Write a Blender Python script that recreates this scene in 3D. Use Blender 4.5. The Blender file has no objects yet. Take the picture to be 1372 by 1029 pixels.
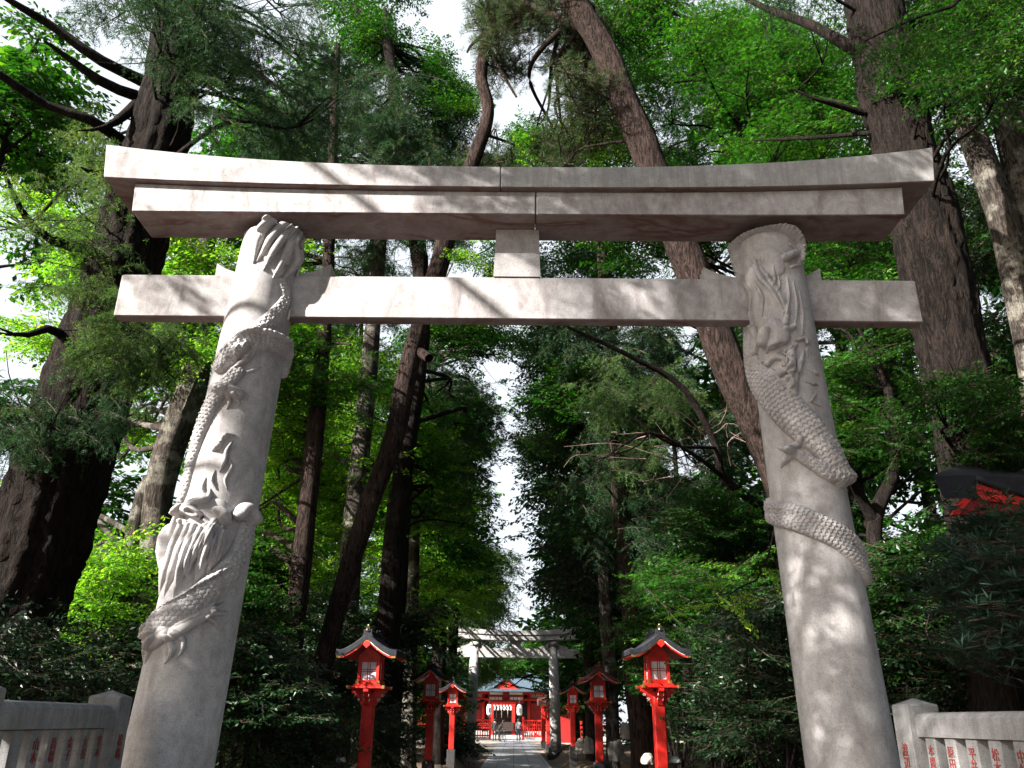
import bpy, bmesh, math, random
import numpy as np
from mathutils import Vector, Matrix
random.seed(7); RNG = np.random.default_rng(11)
SC = bpy.context.scene; COL = SC.collection
R = math.radians
# ------------------------------------------------------------------ camera
CAM = np.array([0.0, -5.5, 1.55]); YAW, PITCH, ROLL, F = -0.0061, 0.3856, 0.0108, 1113.3
def basis():
    cy, sy, cp, sp = math.cos(YAW), math.sin(YAW), math.cos(PITCH), math.sin(PITCH)
    fw = np.array([sy*cp, cy*cp, sp]); r = np.array([cy, -sy, 0.0]); u = np.cross(r, fw)
    c, s = math.cos(ROLL), math.sin(ROLL)
    return r*c+u*s, u*c-r*s, fw
CR, CU, CF = basis()
def ray(px, py): return CF + CR*((px-686)/F) + CU*((514.5-py)/F)
def at(px, py, Y):                       # point at true distance: on the vertical plane y = Y
    d = ray(px, py); return CAM + d*((Y-CAM[1])/d[1])
def mpp(px, py, Y):                      # metres per photo pixel there
    return float((at(px, py, Y)-CAM) @ CF)/F
cd = bpy.data.cameras.new('camera'); co = bpy.data.objects.new('camera', cd); COL.objects.link(co)
cd.sensor_width = 36; cd.lens = F/1372*36; cd.clip_start = .05; cd.clip_end = 2000
M = Matrix(((CR[0], CU[0], -CF[0], CAM[0]), (CR[1], CU[1], -CF[1], CAM[1]), (CR[2], CU[2], -CF[2], CAM[2]), (0, 0, 0, 1)))
co.matrix_world = M; SC.camera = co
# ------------------------------------------------------------------ light
SUN_AZ, SUN_EL = R(57), R(30)            # azimuth measured from -y towards -x
SV = Vector((-math.sin(SUN_AZ)*math.cos(SUN_EL), -math.cos(SUN_AZ)*math.cos(SUN_EL), math.sin(SUN_EL)))
sl = bpy.data.lights.new('sun', 'SUN'); sl.energy = 5.0; sl.angle = R(.5); sl.color = (1, .95, .87)
so = bpy.data.objects.new('sun', sl); COL.objects.link(so); so.rotation_euler = SV.to_track_quat('Z', 'Y').to_euler()
w = bpy.data.worlds.new('World'); SC.world = w; w.use_nodes = True
nt = w.node_tree; bg = nt.nodes['Background']; sky = nt.nodes.new('ShaderNodeTexSky')
sky.sky_type = 'NISHITA'; sky.sun_disc = False; sky.sun_elevation = SUN_EL
sky.sun_rotation = math.atan2(SV.x, SV.y); sky.dust_density = 3.0; sky.ozone_density = 1.0; sky.air_density = 1.0
tcw = nt.nodes.new('ShaderNodeTexCoord'); spw = nt.nodes.new('ShaderNodeSeparateXYZ'); nt.links.new(tcw.outputs['Generated'], spw.inputs[0])
cn = nt.nodes.new('ShaderNodeTexNoise'); cn.inputs['Scale'].default_value = 2.2; cn.inputs['Detail'].default_value = 6; nt.links.new(tcw.outputs['Generated'], cn.inputs['Vector'])
ca = nt.nodes.new('ShaderNodeMath'); ca.operation = 'MULTIPLY_ADD'; nt.links.new(spw.outputs[1], ca.inputs[0]); ca.inputs[1].default_value = .9; nt.links.new(cn.outputs[0], ca.inputs[2])
cr_ = nt.nodes.new('ShaderNodeMapRange'); nt.links.new(ca.outputs[0], cr_.inputs[0]); cr_.inputs[1].default_value = .45; cr_.inputs[2].default_value = .95; cr_.inputs[3].default_value = .0; cr_.inputs[4].default_value = .93
cm = nt.nodes.new('ShaderNodeMix'); cm.data_type = 'RGBA'; nt.links.new(cr_.outputs[0], cm.inputs[0]); nt.links.new(sky.outputs[0], cm.inputs[6]); cm.inputs[7].default_value = (4.6, 4.9, 5.3, 1)
nt.links.new(cm.outputs[2], bg.inputs[0]); bg.inputs[1].default_value = .068
SC.view_settings.view_transform = 'Standard'; SC.view_settings.look = 'None'
SC.view_settings.exposure = 1.83; SC.view_settings.gamma = 1
SC.render.resolution_x = 1024; SC.render.resolution_y = 768
SC.cycles.max_bounces = 4; SC.cycles.diffuse_bounces = 2; SC.cycles.transmission_bounces = 2; SC.cycles.glossy_bounces = 2
# ------------------------------------------------------------------ tagging
def tag(o, label=None, cat=None, group=None, kind=None):
    if label: o['label'] = label
    if cat: o['category'] = cat
    if group: o['group'] = group
    if kind: o['kind'] = kind
    return o
def empty(name, loc=(0, 0, 0), rz=0, label=None, cat=None, group=None):
    o = bpy.data.objects.new(name, None); COL.objects.link(o); o.location = loc; o.rotation_euler = (0, 0, rz)
    o.empty_display_size = .1
    return tag(o, label, cat, group)
def link(name, me, parent=None, mats=()):
    for m in mats: me.materials.append(m)
    o = bpy.data.objects.new(name, me); COL.objects.link(o)
    if parent: o.parent = parent
    return o
def copy_tree(o, parent=None):
    c = o.copy(); COL.objects.link(c)
    if parent: c.parent = parent
    for ch in list(o.children): copy_tree(ch, c)
    return c
# ------------------------------------------------------------------ materials
def mat(name):
    m = bpy.data.materials.new(name); m.use_nodes = True
    n = m.node_tree.nodes; b = n['Principled BSDF']; return m, m.node_tree, b
def nd(t, ty, **k):
    n = t.nodes.new(ty)
    for a, v in k.items():
        if a.startswith('i_'): n.inputs[a[2:].replace('_', ' ')].default_value = v
        else: setattr(n, a, v)
    return n
def ramp(t, src, stops):
    r = t.nodes.new('ShaderNodeValToRGB'); e = r.color_ramp.elements
    while len(e) < len(stops): e.new(.5)
    for k, (p, c) in enumerate(stops):
        e[k].position = p; e[k].color = (c, c, c, 1) if not hasattr(c, '__len__') else (*c, 1)
    t.links.new(src, r.inputs[0]); return r.outputs[0]
def mix(t, f, a, b, bt='MIX'):
    m = t.nodes.new('ShaderNodeMix'); m.data_type = 'RGBA'; m.blend_type = bt
    for s, v in ((m.inputs[0], f), (m.inputs[6], a), (m.inputs[7], b)):
        if hasattr(v, 'links'): t.links.new(v, s)
        else: s.default_value = v if not hasattr(v, '__len__') else (*v, 1)
    return m.outputs[2]
def noise(t, scale, detail=4, rough=.55, vec=None, sc=(1, 1, 1), dist=0):
    if vec is None:
        vec = t.nodes.new('ShaderNodeTexCoord').outputs['Object']
    mp = nd(t, 'ShaderNodeMapping'); mp.inputs['Scale'].default_value = sc; t.links.new(vec, mp.inputs[0])
    n = nd(t, 'ShaderNodeTexNoise'); n.inputs['Scale'].default_value = scale; n.inputs['Detail'].default_value = detail
    n.inputs['Roughness'].default_value = rough; n.inputs['Distortion'].default_value = dist
    t.links.new(mp.outputs[0], n.inputs['Vector']); return n.outputs[0]
def bump(t, b, h, s=.3, d=.01):
    n = nd(t, 'ShaderNodeBump'); n.inputs['Strength'].default_value = s; n.inputs['Distance'].default_value = d
    t.links.new(h, n.inputs['Height']); t.links.new(n.outputs[0], b.inputs['Normal'])
def plain(name, col, rough=.6, var=.15, scale=6, bmp=.1, metal=0, spec=.5):
    m, t, b = mat(name)
    c = mix(t, ramp(t, noise(t, scale), [(.3, 0), (.7, 1)]), [x*(1-var) for x in col], [min(1, x*(1+var)) for x in col])
    t.links.new(c, b.inputs['Base Color']); b.inputs['Roughness'].default_value = rough; b.inputs['Metallic'].default_value = metal
    b.inputs['Specular IOR Level'].default_value = spec
    bump(t, b, noise(t, scale*12), bmp, .004); return m
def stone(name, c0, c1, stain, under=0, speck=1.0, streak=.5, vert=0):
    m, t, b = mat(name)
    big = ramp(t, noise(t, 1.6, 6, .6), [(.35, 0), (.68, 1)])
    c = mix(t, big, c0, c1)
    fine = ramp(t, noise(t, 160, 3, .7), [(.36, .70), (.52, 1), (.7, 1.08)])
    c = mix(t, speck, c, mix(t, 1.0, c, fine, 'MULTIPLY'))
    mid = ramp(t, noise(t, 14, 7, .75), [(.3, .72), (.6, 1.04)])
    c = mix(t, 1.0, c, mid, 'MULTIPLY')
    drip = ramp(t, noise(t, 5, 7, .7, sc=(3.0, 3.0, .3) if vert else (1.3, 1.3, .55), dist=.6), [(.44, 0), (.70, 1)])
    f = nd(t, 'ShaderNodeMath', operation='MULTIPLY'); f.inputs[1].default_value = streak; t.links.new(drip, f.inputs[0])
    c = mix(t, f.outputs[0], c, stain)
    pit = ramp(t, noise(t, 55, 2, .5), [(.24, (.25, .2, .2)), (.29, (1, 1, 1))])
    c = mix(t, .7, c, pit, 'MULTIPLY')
    # dark brown tone on downward-facing faces, irregular
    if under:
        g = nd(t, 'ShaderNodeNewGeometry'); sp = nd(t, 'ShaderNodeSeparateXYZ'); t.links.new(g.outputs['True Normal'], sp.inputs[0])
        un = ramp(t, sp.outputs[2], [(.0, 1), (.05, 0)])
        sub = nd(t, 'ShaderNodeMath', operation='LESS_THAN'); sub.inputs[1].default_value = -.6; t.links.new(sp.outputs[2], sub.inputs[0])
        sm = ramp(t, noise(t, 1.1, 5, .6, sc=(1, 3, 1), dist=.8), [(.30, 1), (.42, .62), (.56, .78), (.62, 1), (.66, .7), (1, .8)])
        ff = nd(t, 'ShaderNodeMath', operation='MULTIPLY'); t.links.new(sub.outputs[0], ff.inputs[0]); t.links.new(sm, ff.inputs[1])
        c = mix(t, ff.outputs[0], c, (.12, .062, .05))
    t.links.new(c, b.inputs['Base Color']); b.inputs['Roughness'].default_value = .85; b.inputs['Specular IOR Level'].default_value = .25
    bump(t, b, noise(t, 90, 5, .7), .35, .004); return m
def bark(name, c0, c1, scale=1.0, lich=0):
    m, t, b = mat(name)
    n1 = noise(t, 26*scale, 6, .7, sc=(1, 1, .16), dist=1.2); n2 = noise(t, 70*scale, 4, .7, sc=(1, 1, .45)); n3 = noise(t, 2.2, 3, .6)
    cr = ramp(t, n1, [(.40, 0), (.50, .55), (.66, 1)])
    mu = nd(t, 'ShaderNodeMath', operation='MULTIPLY'); t.links.new(cr, mu.inputs[0]); t.links.new(ramp(t, n2, [(.3, .55), (.65, 1)]), mu.inputs[1])
    c = mix(t, mu.outputs[0], c0, c1); c = mix(t, 1.0, c, ramp(t, n3, [(.3, .7), (.7, 1.15)]), 'MULTIPLY')
    if lich:
        c = mix(t, ramp(t, noise(t, 3, 5, .7), [(.5, 0), (.62, lich)]), c, (.36, .34, .29))
    t.links.new(c, b.inputs['Base Color']); b.inputs['Roughness'].default_value = .95; b.inputs['Specular IOR Level'].default_value = .12
    bump(t, b, mu.outputs[0], 1.0, .035/scale); return m
def leafmat(name, c0, c1, c2=None, trans=.35, rough=.45, spec=.4):
    m, t, b = mat(name)
    a = nd(t, 'ShaderNodeAttribute', attribute_name='rnd')
    c = ramp(t, a.outputs['Fac'], [(0, c0), (.75, c1), (1, c2 or c1)])
    oi = nd(t, 'ShaderNodeObjectInfo')
    hs = nd(t, 'ShaderNodeHueSaturation'); mr = nd(t, 'ShaderNodeMapRange'); mr.inputs[3].default_value = .8; mr.inputs[4].default_value = 1.25
    t.links.new(oi.outputs['Random'], mr.inputs[0]); t.links.new(mr.outputs[0], hs.inputs['Value']); t.links.new(c, hs.inputs['Color'])
    c = hs.outputs[0]
    t.links.new(c, b.inputs['Base Color']); b.inputs['Roughness'].default_value = rough; b.inputs['Specular IOR Level'].default_value = spec
    tr = nd(t, 'ShaderNodeBsdfTranslucent'); tc = mix(t, 1.0, c, (1.5, 1.5, .55), 'MULTIPLY')
    t.links.new(tc, tr.inputs[0]); ms = nd(t, 'ShaderNodeMixShader'); ms.inputs[0].default_value = trans
    t.links.new(b.outputs[0], ms.inputs[1]); t.links.new(tr.outputs[0], ms.inputs[2])
    t.links.new(ms.outputs[0], t.nodes['Material Output'].inputs[0]); return m
ST = stone('granite', (.45, .432, .438), (.56, .542, .548), (.20, .18, .18), streak=.62)
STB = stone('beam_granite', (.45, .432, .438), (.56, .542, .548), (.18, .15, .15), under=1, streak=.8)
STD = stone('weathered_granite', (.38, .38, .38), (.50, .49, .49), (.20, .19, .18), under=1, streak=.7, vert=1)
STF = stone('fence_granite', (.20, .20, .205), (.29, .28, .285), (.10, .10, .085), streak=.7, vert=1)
BK1 = bark('cedar_bark', (.006, .005, .0045), (.045, .033, .028), .7)
BK2 = bark('pine_bark', (.011, .008, .007), (.10, .067, .058), .9)
BK3 = bark('grey_bark', (.022, .018, .016), (.15, .125, .108), 1.1, .6)
BK4 = bark('dark_bark', (.008, .006, .006), (.042, .032, .028), 1.1)
TW = plain('twig_bark', (.07, .045, .035), .9, .4, 20)
L_CED = leafmat('cedar_needles', (.010, .038, .018), (.026, .080, .032), (.075, .13, .035), .25, .65, .2)
L_PALE = leafmat('pale_needles', (.045, .105, .035), (.10, .20, .065), (.20, .27, .09), .4, .65, .2)
L_MAP = leafmat('maple_leaves', (.011, .068, .008), (.030, .130, .012), (.11, .25, .022), .42, .45, .25)
L_BRI = leafmat('young_leaves', (.08, .24, .02), (.17, .38, .035), (.36, .48, .06), .5, .45, .25)
L_DRK = leafmat('broad_leaves', (.008, .044, .007), (.019, .080, .010), (.065, .155, .02), .33, .4, .3)
L_CAM = leafmat('glossy_leaves', (.004, .018, .006), (.010, .034, .010), (.035, .07, .02), .15, .36, .3)
L_OLE = leafmat('long_leaves', (.015, .045, .03), (.03, .07, .045), (.06, .11, .07), .2, .45, .3)
L_PIN = leafmat('pine_needles', (.025, .055, .022), (.06, .10, .04), (.15, .15, .08), .28, .65, .2)
RED = plain('vermilion_paint', (.56, .018, .012), .45, .3, 7, .12)
REDD = plain('dark_red_paint', (.30, .012, .012), .5, .2, 3, .05)
ROOF = plain('dark_copper_roof', (.022, .023, .03), .62, .35, 9, .3, 0, .2)
ROOFR = plain('red_brown_roof', (.10, .035, .03), .62, .3, 9, .3, 0, .2)
GOLD = plain('brass', (.55, .33, .10), .35, .2, 20, .05, .8)
WHT = plain('white_paint', (.78, .76, .74), .6, .05, 8, .02)
PAPER = plain('paper_panel', (.72, .70, .76), .7, .05, 4, .02)
BASE = plain('dark_plinth', (.035, .033, .035), .8, .3, 9, .3)
DARK = plain('dark_wood', (.03, .015, .012), .7, .3, 9, .1)
BLUER = plain('blue_grey_roof', (.06, .095, .125), .5, .3, 3, .2)
INK = plain('red_lettering', (.22, .03, .025), .8, .1, 30, .05)
# ------------------------------------------------------------------ mesh helpers
class MB:
    def __init__(s): s.g = []; s.v = []; s.f = []; s.m = []; s.sm = []
    def add(s, vs, fs, mi=0, smooth=False):
        o = len(s.v); s.g.append((o, len(s.f))); s.v += [tuple(map(float, v)) for v in vs]; s.f += [[i+o for i in f] for f in fs]; s.m += [mi]*len(fs); s.sm += [smooth]*len(fs)
    def box(s, c, d, mi=0, rz=0, bev=0):
        x, y, z = [k/2 for k in d]; vs = []
        if bev:
            b = bev; pr = [(-x+b, -y), (x-b, -y), (x, -y+b), (x, y-b), (x-b, y), (-x+b, y), (-x, y-b), (-x, -y+b)]
            ins = [(px*(1-b/x), py*(1-b/y)) for px, py in pr]
            rings = [(ins, -z), (pr, -z+b), (pr, z-b), (ins, z)]
            for rr, zz in rings: vs += [(p[0], p[1], zz) for p in rr]
            fs = [list(range(7, -1, -1)), [24+i for i in range(8)]]
            for k in range(3):
                for i in range(8): fs.append([k*8+i, k*8+(i+1) % 8, (k+1)*8+(i+1) % 8, (k+1)*8+i])
        else:
            vs = [(-x, -y, -z), (x, -y, -z), (x, y, -z), (-x, y, -z), (-x, -y, z), (x, -y, z), (x, y, z), (-x, y, z)]
            fs = [[3, 2, 1, 0], [4, 5, 6, 7], [0, 1, 5, 4], [1, 2, 6, 5], [2, 3, 7, 6], [3, 0, 4, 7]]
        ca, sa = math.cos(rz), math.sin(rz)
        s.add([(c[0]+a*ca-b*sa, c[1]+a*sa+b*ca, c[2]+h) for a, b, h in vs], fs, mi)
    def tube(s, pts, rad, n=8, mi=0, cap=True):
        pts = [Vector(p) for p in pts]; m = len(pts)
        if not hasattr(rad, '__len__'): rad = [rad]*m
        vs = []; up = Vector((0, 0, 1)); prev = None
        for i, p in enumerate(pts):
            t = (pts[min(i+1, m-1)]-pts[max(i-1, 0)]).normalized()
            if prev is None:
                a = t.cross(Vector((0, 1, 0)) if abs(t.y) < .9 else Vector((1, 0, 0))).normalized()
            else: a = (prev-t*prev.dot(t)).normalized()
            prev = a; b = t.cross(a)
            for k in range(n):
                an = 2*math.pi*k/n; vs.append(p+(a*math.cos(an)+b*math.sin(an))*rad[i])
        fs = [[i*n+k, i*n+(k+1) % n, (i+1)*n+(k+1) % n, (i+1)*n+k] for i in range(m-1) for k in range(n)]
        if cap: fs += [list(range(n-1, -1, -1)), [(m-1)*n+k for k in range(n)]]
        s.add(vs, fs, mi, True)
    def prism(s, poly, y0, y1, mi=0):     # polygon in xz extruded along y
        n = len(poly); vs = [(x, y0, z) for x, z in poly]+[(x, y1, z) for x, z in poly]
        s.add(vs, [list(range(n)), [2*n-1-i for i in range(n)]]+[[(i+1) % n, i, n+i, n+(i+1) % n] for i in range(n)], mi)
    def lathe(s, prof, c=(0, 0, 0), n=16, mi=0):
        vs = [(c[0]+r*math.cos(2*math.pi*k/n), c[1]+r*math.sin(2*math.pi*k/n), c[2]+z) for r, z in prof for k in range(n)]
        m = len(prof)
        s.add(vs, [[i*n+k, i*n+(k+1) % n, (i+1)*n+(k+1) % n, (i+1)*n+k] for i in range(m-1) for k in range(n)]+[list(range(n-1, -1, -1)), [(m-1)*n+k for k in range(n)]], mi, True)
    def mesh(s, name):
        me = bpy.data.meshes.new(name); me.from_pydata(s.v, [], s.f)
        me.polygons.foreach_set('material_index', s.m); me.polygons.foreach_set('use_smooth', s.sm)
        bm = bmesh.new(); bm.from_mesh(me); bmesh.ops.recalc_face_normals(bm, faces=bm.faces); bm.to_mesh(me); bm.free()
        me.update(); return me
    def build_each(s, name, mats, parent=None):
        for k in range(len(s.g)):
            v0, f0 = s.g[k]; v1, f1 = s.g[k+1] if k+1 < len(s.g) else (len(s.v), len(s.f))
            q = MB(); q.add(s.v[v0:v1], [[i-v0 for i in f] for f in s.f[f0:f1]], 0, s.sm[f0]); o = q.build(name, mats, parent)
        return o
    def build(s, name, mats, parent=None):
        if not isinstance(mats, (list, tuple)): mats = [mats]
        return link(name, s.mesh(name), parent, mats)
def np_mesh(name, V, Fc, mi=None, rnd=None, smooth=False):   # V (n,3), Fc (m,k)
    me = bpy.data.meshes.new(name); n = len(V); m, k = Fc.shape
    me.vertices.add(n); me.vertices.foreach_set('co', np.ascontiguousarray(V, dtype=np.float32).ravel())
    me.loops.add(m*k); me.loops.foreach_set('vertex_index', np.ascontiguousarray(Fc, dtype=np.int32).ravel())
    me.polygons.add(m); me.polygons.foreach_set('loop_start', np.arange(0, m*k, k, dtype=np.int32))
    try: me.polygons.foreach_set('loop_total', np.full(m, k, dtype=np.int32))
    except Exception: pass
    if mi is not None: me.polygons.foreach_set('material_index', np.asarray(mi, dtype=np.int32))
    me.polygons.foreach_set('use_smooth', np.full(m, smooth, dtype=bool))
    if rnd is not None:
        a = me.attributes.new('rnd', 'FLOAT', 'POINT'); a.data.foreach_set('value', np.asarray(rnd, dtype=np.float32))
    me.update(); me.validate(); return me
def vnoise(P, s, seed=0):                # cheap smooth noise
    r = np.random.default_rng(seed); o = np.zeros(len(P))
    for k in range(5):
        d = r.normal(size=3); d /= np.linalg.norm(d); o += np.sin(P@d*s*(1+.6*k)+r.uniform(0, 6.28)+np.sin(P@r.normal(size=3)*s*.7))
    return o/3.2
def spline(P, n):                        # catmull-rom through rows of P
    P = np.asarray(P, float); Q = np.vstack([2*P[0]-P[1], P, 2*P[-1]-P[-2]]); out = []
    m = len(P)-1
    for u in np.linspace(0, m, n):
        i = min(int(u), m-1); t = u-i; a, b, c, d = Q[i:i+4]
        out.append(.5*((2*b)+(-a+c)*t+(2*a-5*b+4*c-d)*t*t+(-a+3*b-3*c+d)*t**3))
    return np.array(out)
# ------------------------------------------------------------------ torii
def pil_axis(side):
    T, B = (at(372, 300, 0), at(224, 1029, 0)) if side < 0 else (at(1024, 300, 0), at(1142, 1029, 0))
    k = (T[0]-B[0])/(T[2]-B[2])
    return B[0]-k*B[2], k                # x at z=0, dx/dz
ZT = 4.95
def prad(z): return .286-.0125*z
def px2cyl(px, py, ax):
    x0, k = ax; d = ray(px, py); o = CAM
    # |(o.xy + t d.xy) - axis(z)| = r(z)
    A = np.array([d[0]-k*d[2], d[1]]); Bv = np.array([o[0]-x0-k*o[2], o[1]]); rr = .286-.0125*o[2]; rk = -.0125*d[2]
    a = A@A-rk*rk; b = 2*(A@Bv-rr*rk); c = Bv@Bv-rr*rr; D = b*b-4*a*c
    t = (-b-math.sqrt(D))/(2*a) if D > 0 else -b/(2*a)
    p = o+d*t; return math.atan2(p[0]-x0-k*p[2], -p[1]), p[2]     # theta 0 faces the camera side
def carve(side, strokes):
    ax = pil_axis(side); x0, k = ax
    th_c = 0.42 if side < 0 else -.42    # centre of the dense arc
    ths = np.concatenate([np.linspace(-1.9, 1.9, 420)+th_c, np.linspace(1.9, 2*math.pi-1.9, 50)[1:-1]+th_c])
    zs = np.linspace(.0, ZT, 1350)
    TH, Z = np.meshgrid(ths, zs); RR = prad(Z); Hh = np.zeros_like(TH)
    for st in strokes:
        pts, wd, ht = st['p'], st['w'], st['h']
        cyl = []
        for q in pts:
            if len(q) == 2: cyl.append(px2cyl(q[0], q[1], ax))
            else: cyl.append((q[0], q[1]))        # already (theta, z) when three entries
        S = np.array([(t, z) for t, z in cyl])
        if len(S) == 1: S = np.vstack([S, S+[[1e-4, 1e-4]]])
        n = max(12, int(14*len(S)))
        S = spline(S, n); rad0 = prad(S[:, 1]); xy = np.stack([S[:, 0]*rad0, S[:, 1]], 1)
        L = np.concatenate([[0], np.cumsum(np.linalg.norm(np.diff(xy, axis=0), axis=1))]); u = L/L[-1]
        Wd = np.interp(u, np.linspace(0, 1, len(wd)), wd) if hasattr(wd, '__len__') else np.full(n, wd)
        Ht = np.interp(u, np.linspace(0, 1, len(ht)), ht) if hasattr(ht, '__len__') else np.full(n, ht)
        wm = Wd.max()
        Ht = Ht*(.66 if wm > .04 else 1.15)*(1 if not st.get('cut') else 1.2)
        for sh in (0, 2*math.pi, -2*math.pi):
            iz = np.where((zs > S[:, 1].min()-wm) & (zs < S[:, 1].max()+wm))[0]
            it = np.where((ths+sh > S[:, 0].min()-wm/.22) & (ths+sh < S[:, 0].max()+wm/.22))[0]
            if not len(iz) or not len(it): continue
            sub = np.ix_(range(iz[0], iz[-1]+1), it); sx = (TH[sub]+sh)*RR[sub]; sz = Z[sub]
            best = np.full(sx.shape, 9.); bd = np.zeros(sx.shape); bt = np.zeros(sx.shape); bh = np.zeros(sx.shape); bw = np.ones(sx.shape)
            dX = np.gradient(xy, axis=0); dX /= np.linalg.norm(dX, axis=1)[:, None]+1e-9
            for j in range(n):
                ex = sx-xy[j, 0]; ez = sz-xy[j, 1]; dd = np.sqrt(ex*ex+ez*ez)/max(Wd[j], 1e-4)
                m = dd < best; best[m] = dd[m]
                al = ex*dX[j, 0]+ez*dX[j, 1]; pe = ex*dX[j, 1]-ez*dX[j, 0]
                bd[m] = (pe/max(Wd[j], 1e-4))[m]; bt[m] = (al+L[j])[m]; bh[m] = Ht[j]; bw[m] = Wd[j]
            ins = best < 1
            pr = np.sqrt(np.clip(1-best**2, 0, 1))**st.get('e', 1.0 if wm > .06 else .72); h = bh*pr
            if st.get('scale'):
                q = st['scale']; a = bt/q; b = bd*bw/q*1.0
                row = np.floor(a); fa = a-row; fb = (b+.5*(row % 2)); fb = np.abs(fb-np.round(fb))*2
                sc = fa-.45*fb**2; sc = np.where(sc < 0, sc+1, sc); sc = np.where(sc < .16, sc-.5, sc)
                h = h*(1+0)+np.where(ins, .0095*(sc-.5)*np.clip(pr*1.6, 0, 1), 0)
                rid = np.abs(bd-st.get('rid', 0)) < .12
                h = h+np.where(ins & rid, .010*(1-((bt/(q*1.6)) % 1)), 0)
            if st.get('groove'):
                h = h*(1-.45*np.exp(-((np.abs(((bd*st['groove']) % 1)-.5))/.16)**2))
            cur = Hh[sub]
            if st.get('cut'): cur = np.where(ins, cur-bh*np.clip(1.4*(1-best), 0, 1), cur)
            elif st.get('add'): cur = np.where(ins, cur+h, cur)
            elif wm < .036: cur = np.where(ins, np.maximum(cur, cur*.9+np.minimum(bh, bw*1.9)*pr), cur)
            else: cur = np.where(ins, np.maximum(cur, h+(cur*.25)), cur)
            Hh[sub] = cur
    nz, nth = TH.shape
    # soften a touch, like hand-worked granite
    for _ in range(1):
        Hh[1:-1, 1:-1] = (Hh[1:-1, 1:-1]*6+Hh[:-2, 1:-1]+Hh[2:, 1:-1]+Hh[1:-1, :-2]+Hh[1:-1, 2:])/10
    def grid(Rad, rows, cols):
        X = x0+k*Z+Rad*np.sin(TH); Y = -Rad*np.cos(TH)
        return np.stack([X, Y, Z], -1).reshape(-1, 3)
    I = np.arange(nz*nth).reshape(nz, nth); J = np.roll(I, -1, axis=1)
    Fq = np.stack([I[:-1], J[:-1], J[1:], I[1:]], -1).reshape(-1, 4)
    # plain shaft from a coarse ring stack
    t2 = np.linspace(0, 2*math.pi, 97)[:-1]; z2 = np.linspace(0, ZT, 60); T2, Z2 = np.meshgrid(t2, z2); r2 = prad(Z2)
    V2 = np.stack([x0+k*Z2+r2*np.sin(T2), -r2*np.cos(T2), Z2], -1).reshape(-1, 3)
    I2 = np.arange(60*96).reshape(60, 96); J2 = np.roll(I2, -1, axis=1); F2 = np.stack([I2[:-1], J2[:-1], J2[1:], I2[1:]], -1).reshape(-1, 4)
    shaft = np_mesh('pillar', V2, F2, smooth=True)
    on = Hh > .0025
    Hd = np.where(on, Hh, -.006); V = grid(prad(Z)+Hd, nz, nth)
    keep = on.reshape(-1)[Fq].any(1); Fk = Fq[keep]; used = np.unique(Fk); mp = np.zeros(nz*nth, int); mp[used] = np.arange(len(used))
    return shaft, np_mesh('dragon_carving', V[used], mp[Fk], smooth=True)
def S(p, w, h, **k): return dict(p=p, w=w, h=h, **k)
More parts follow.
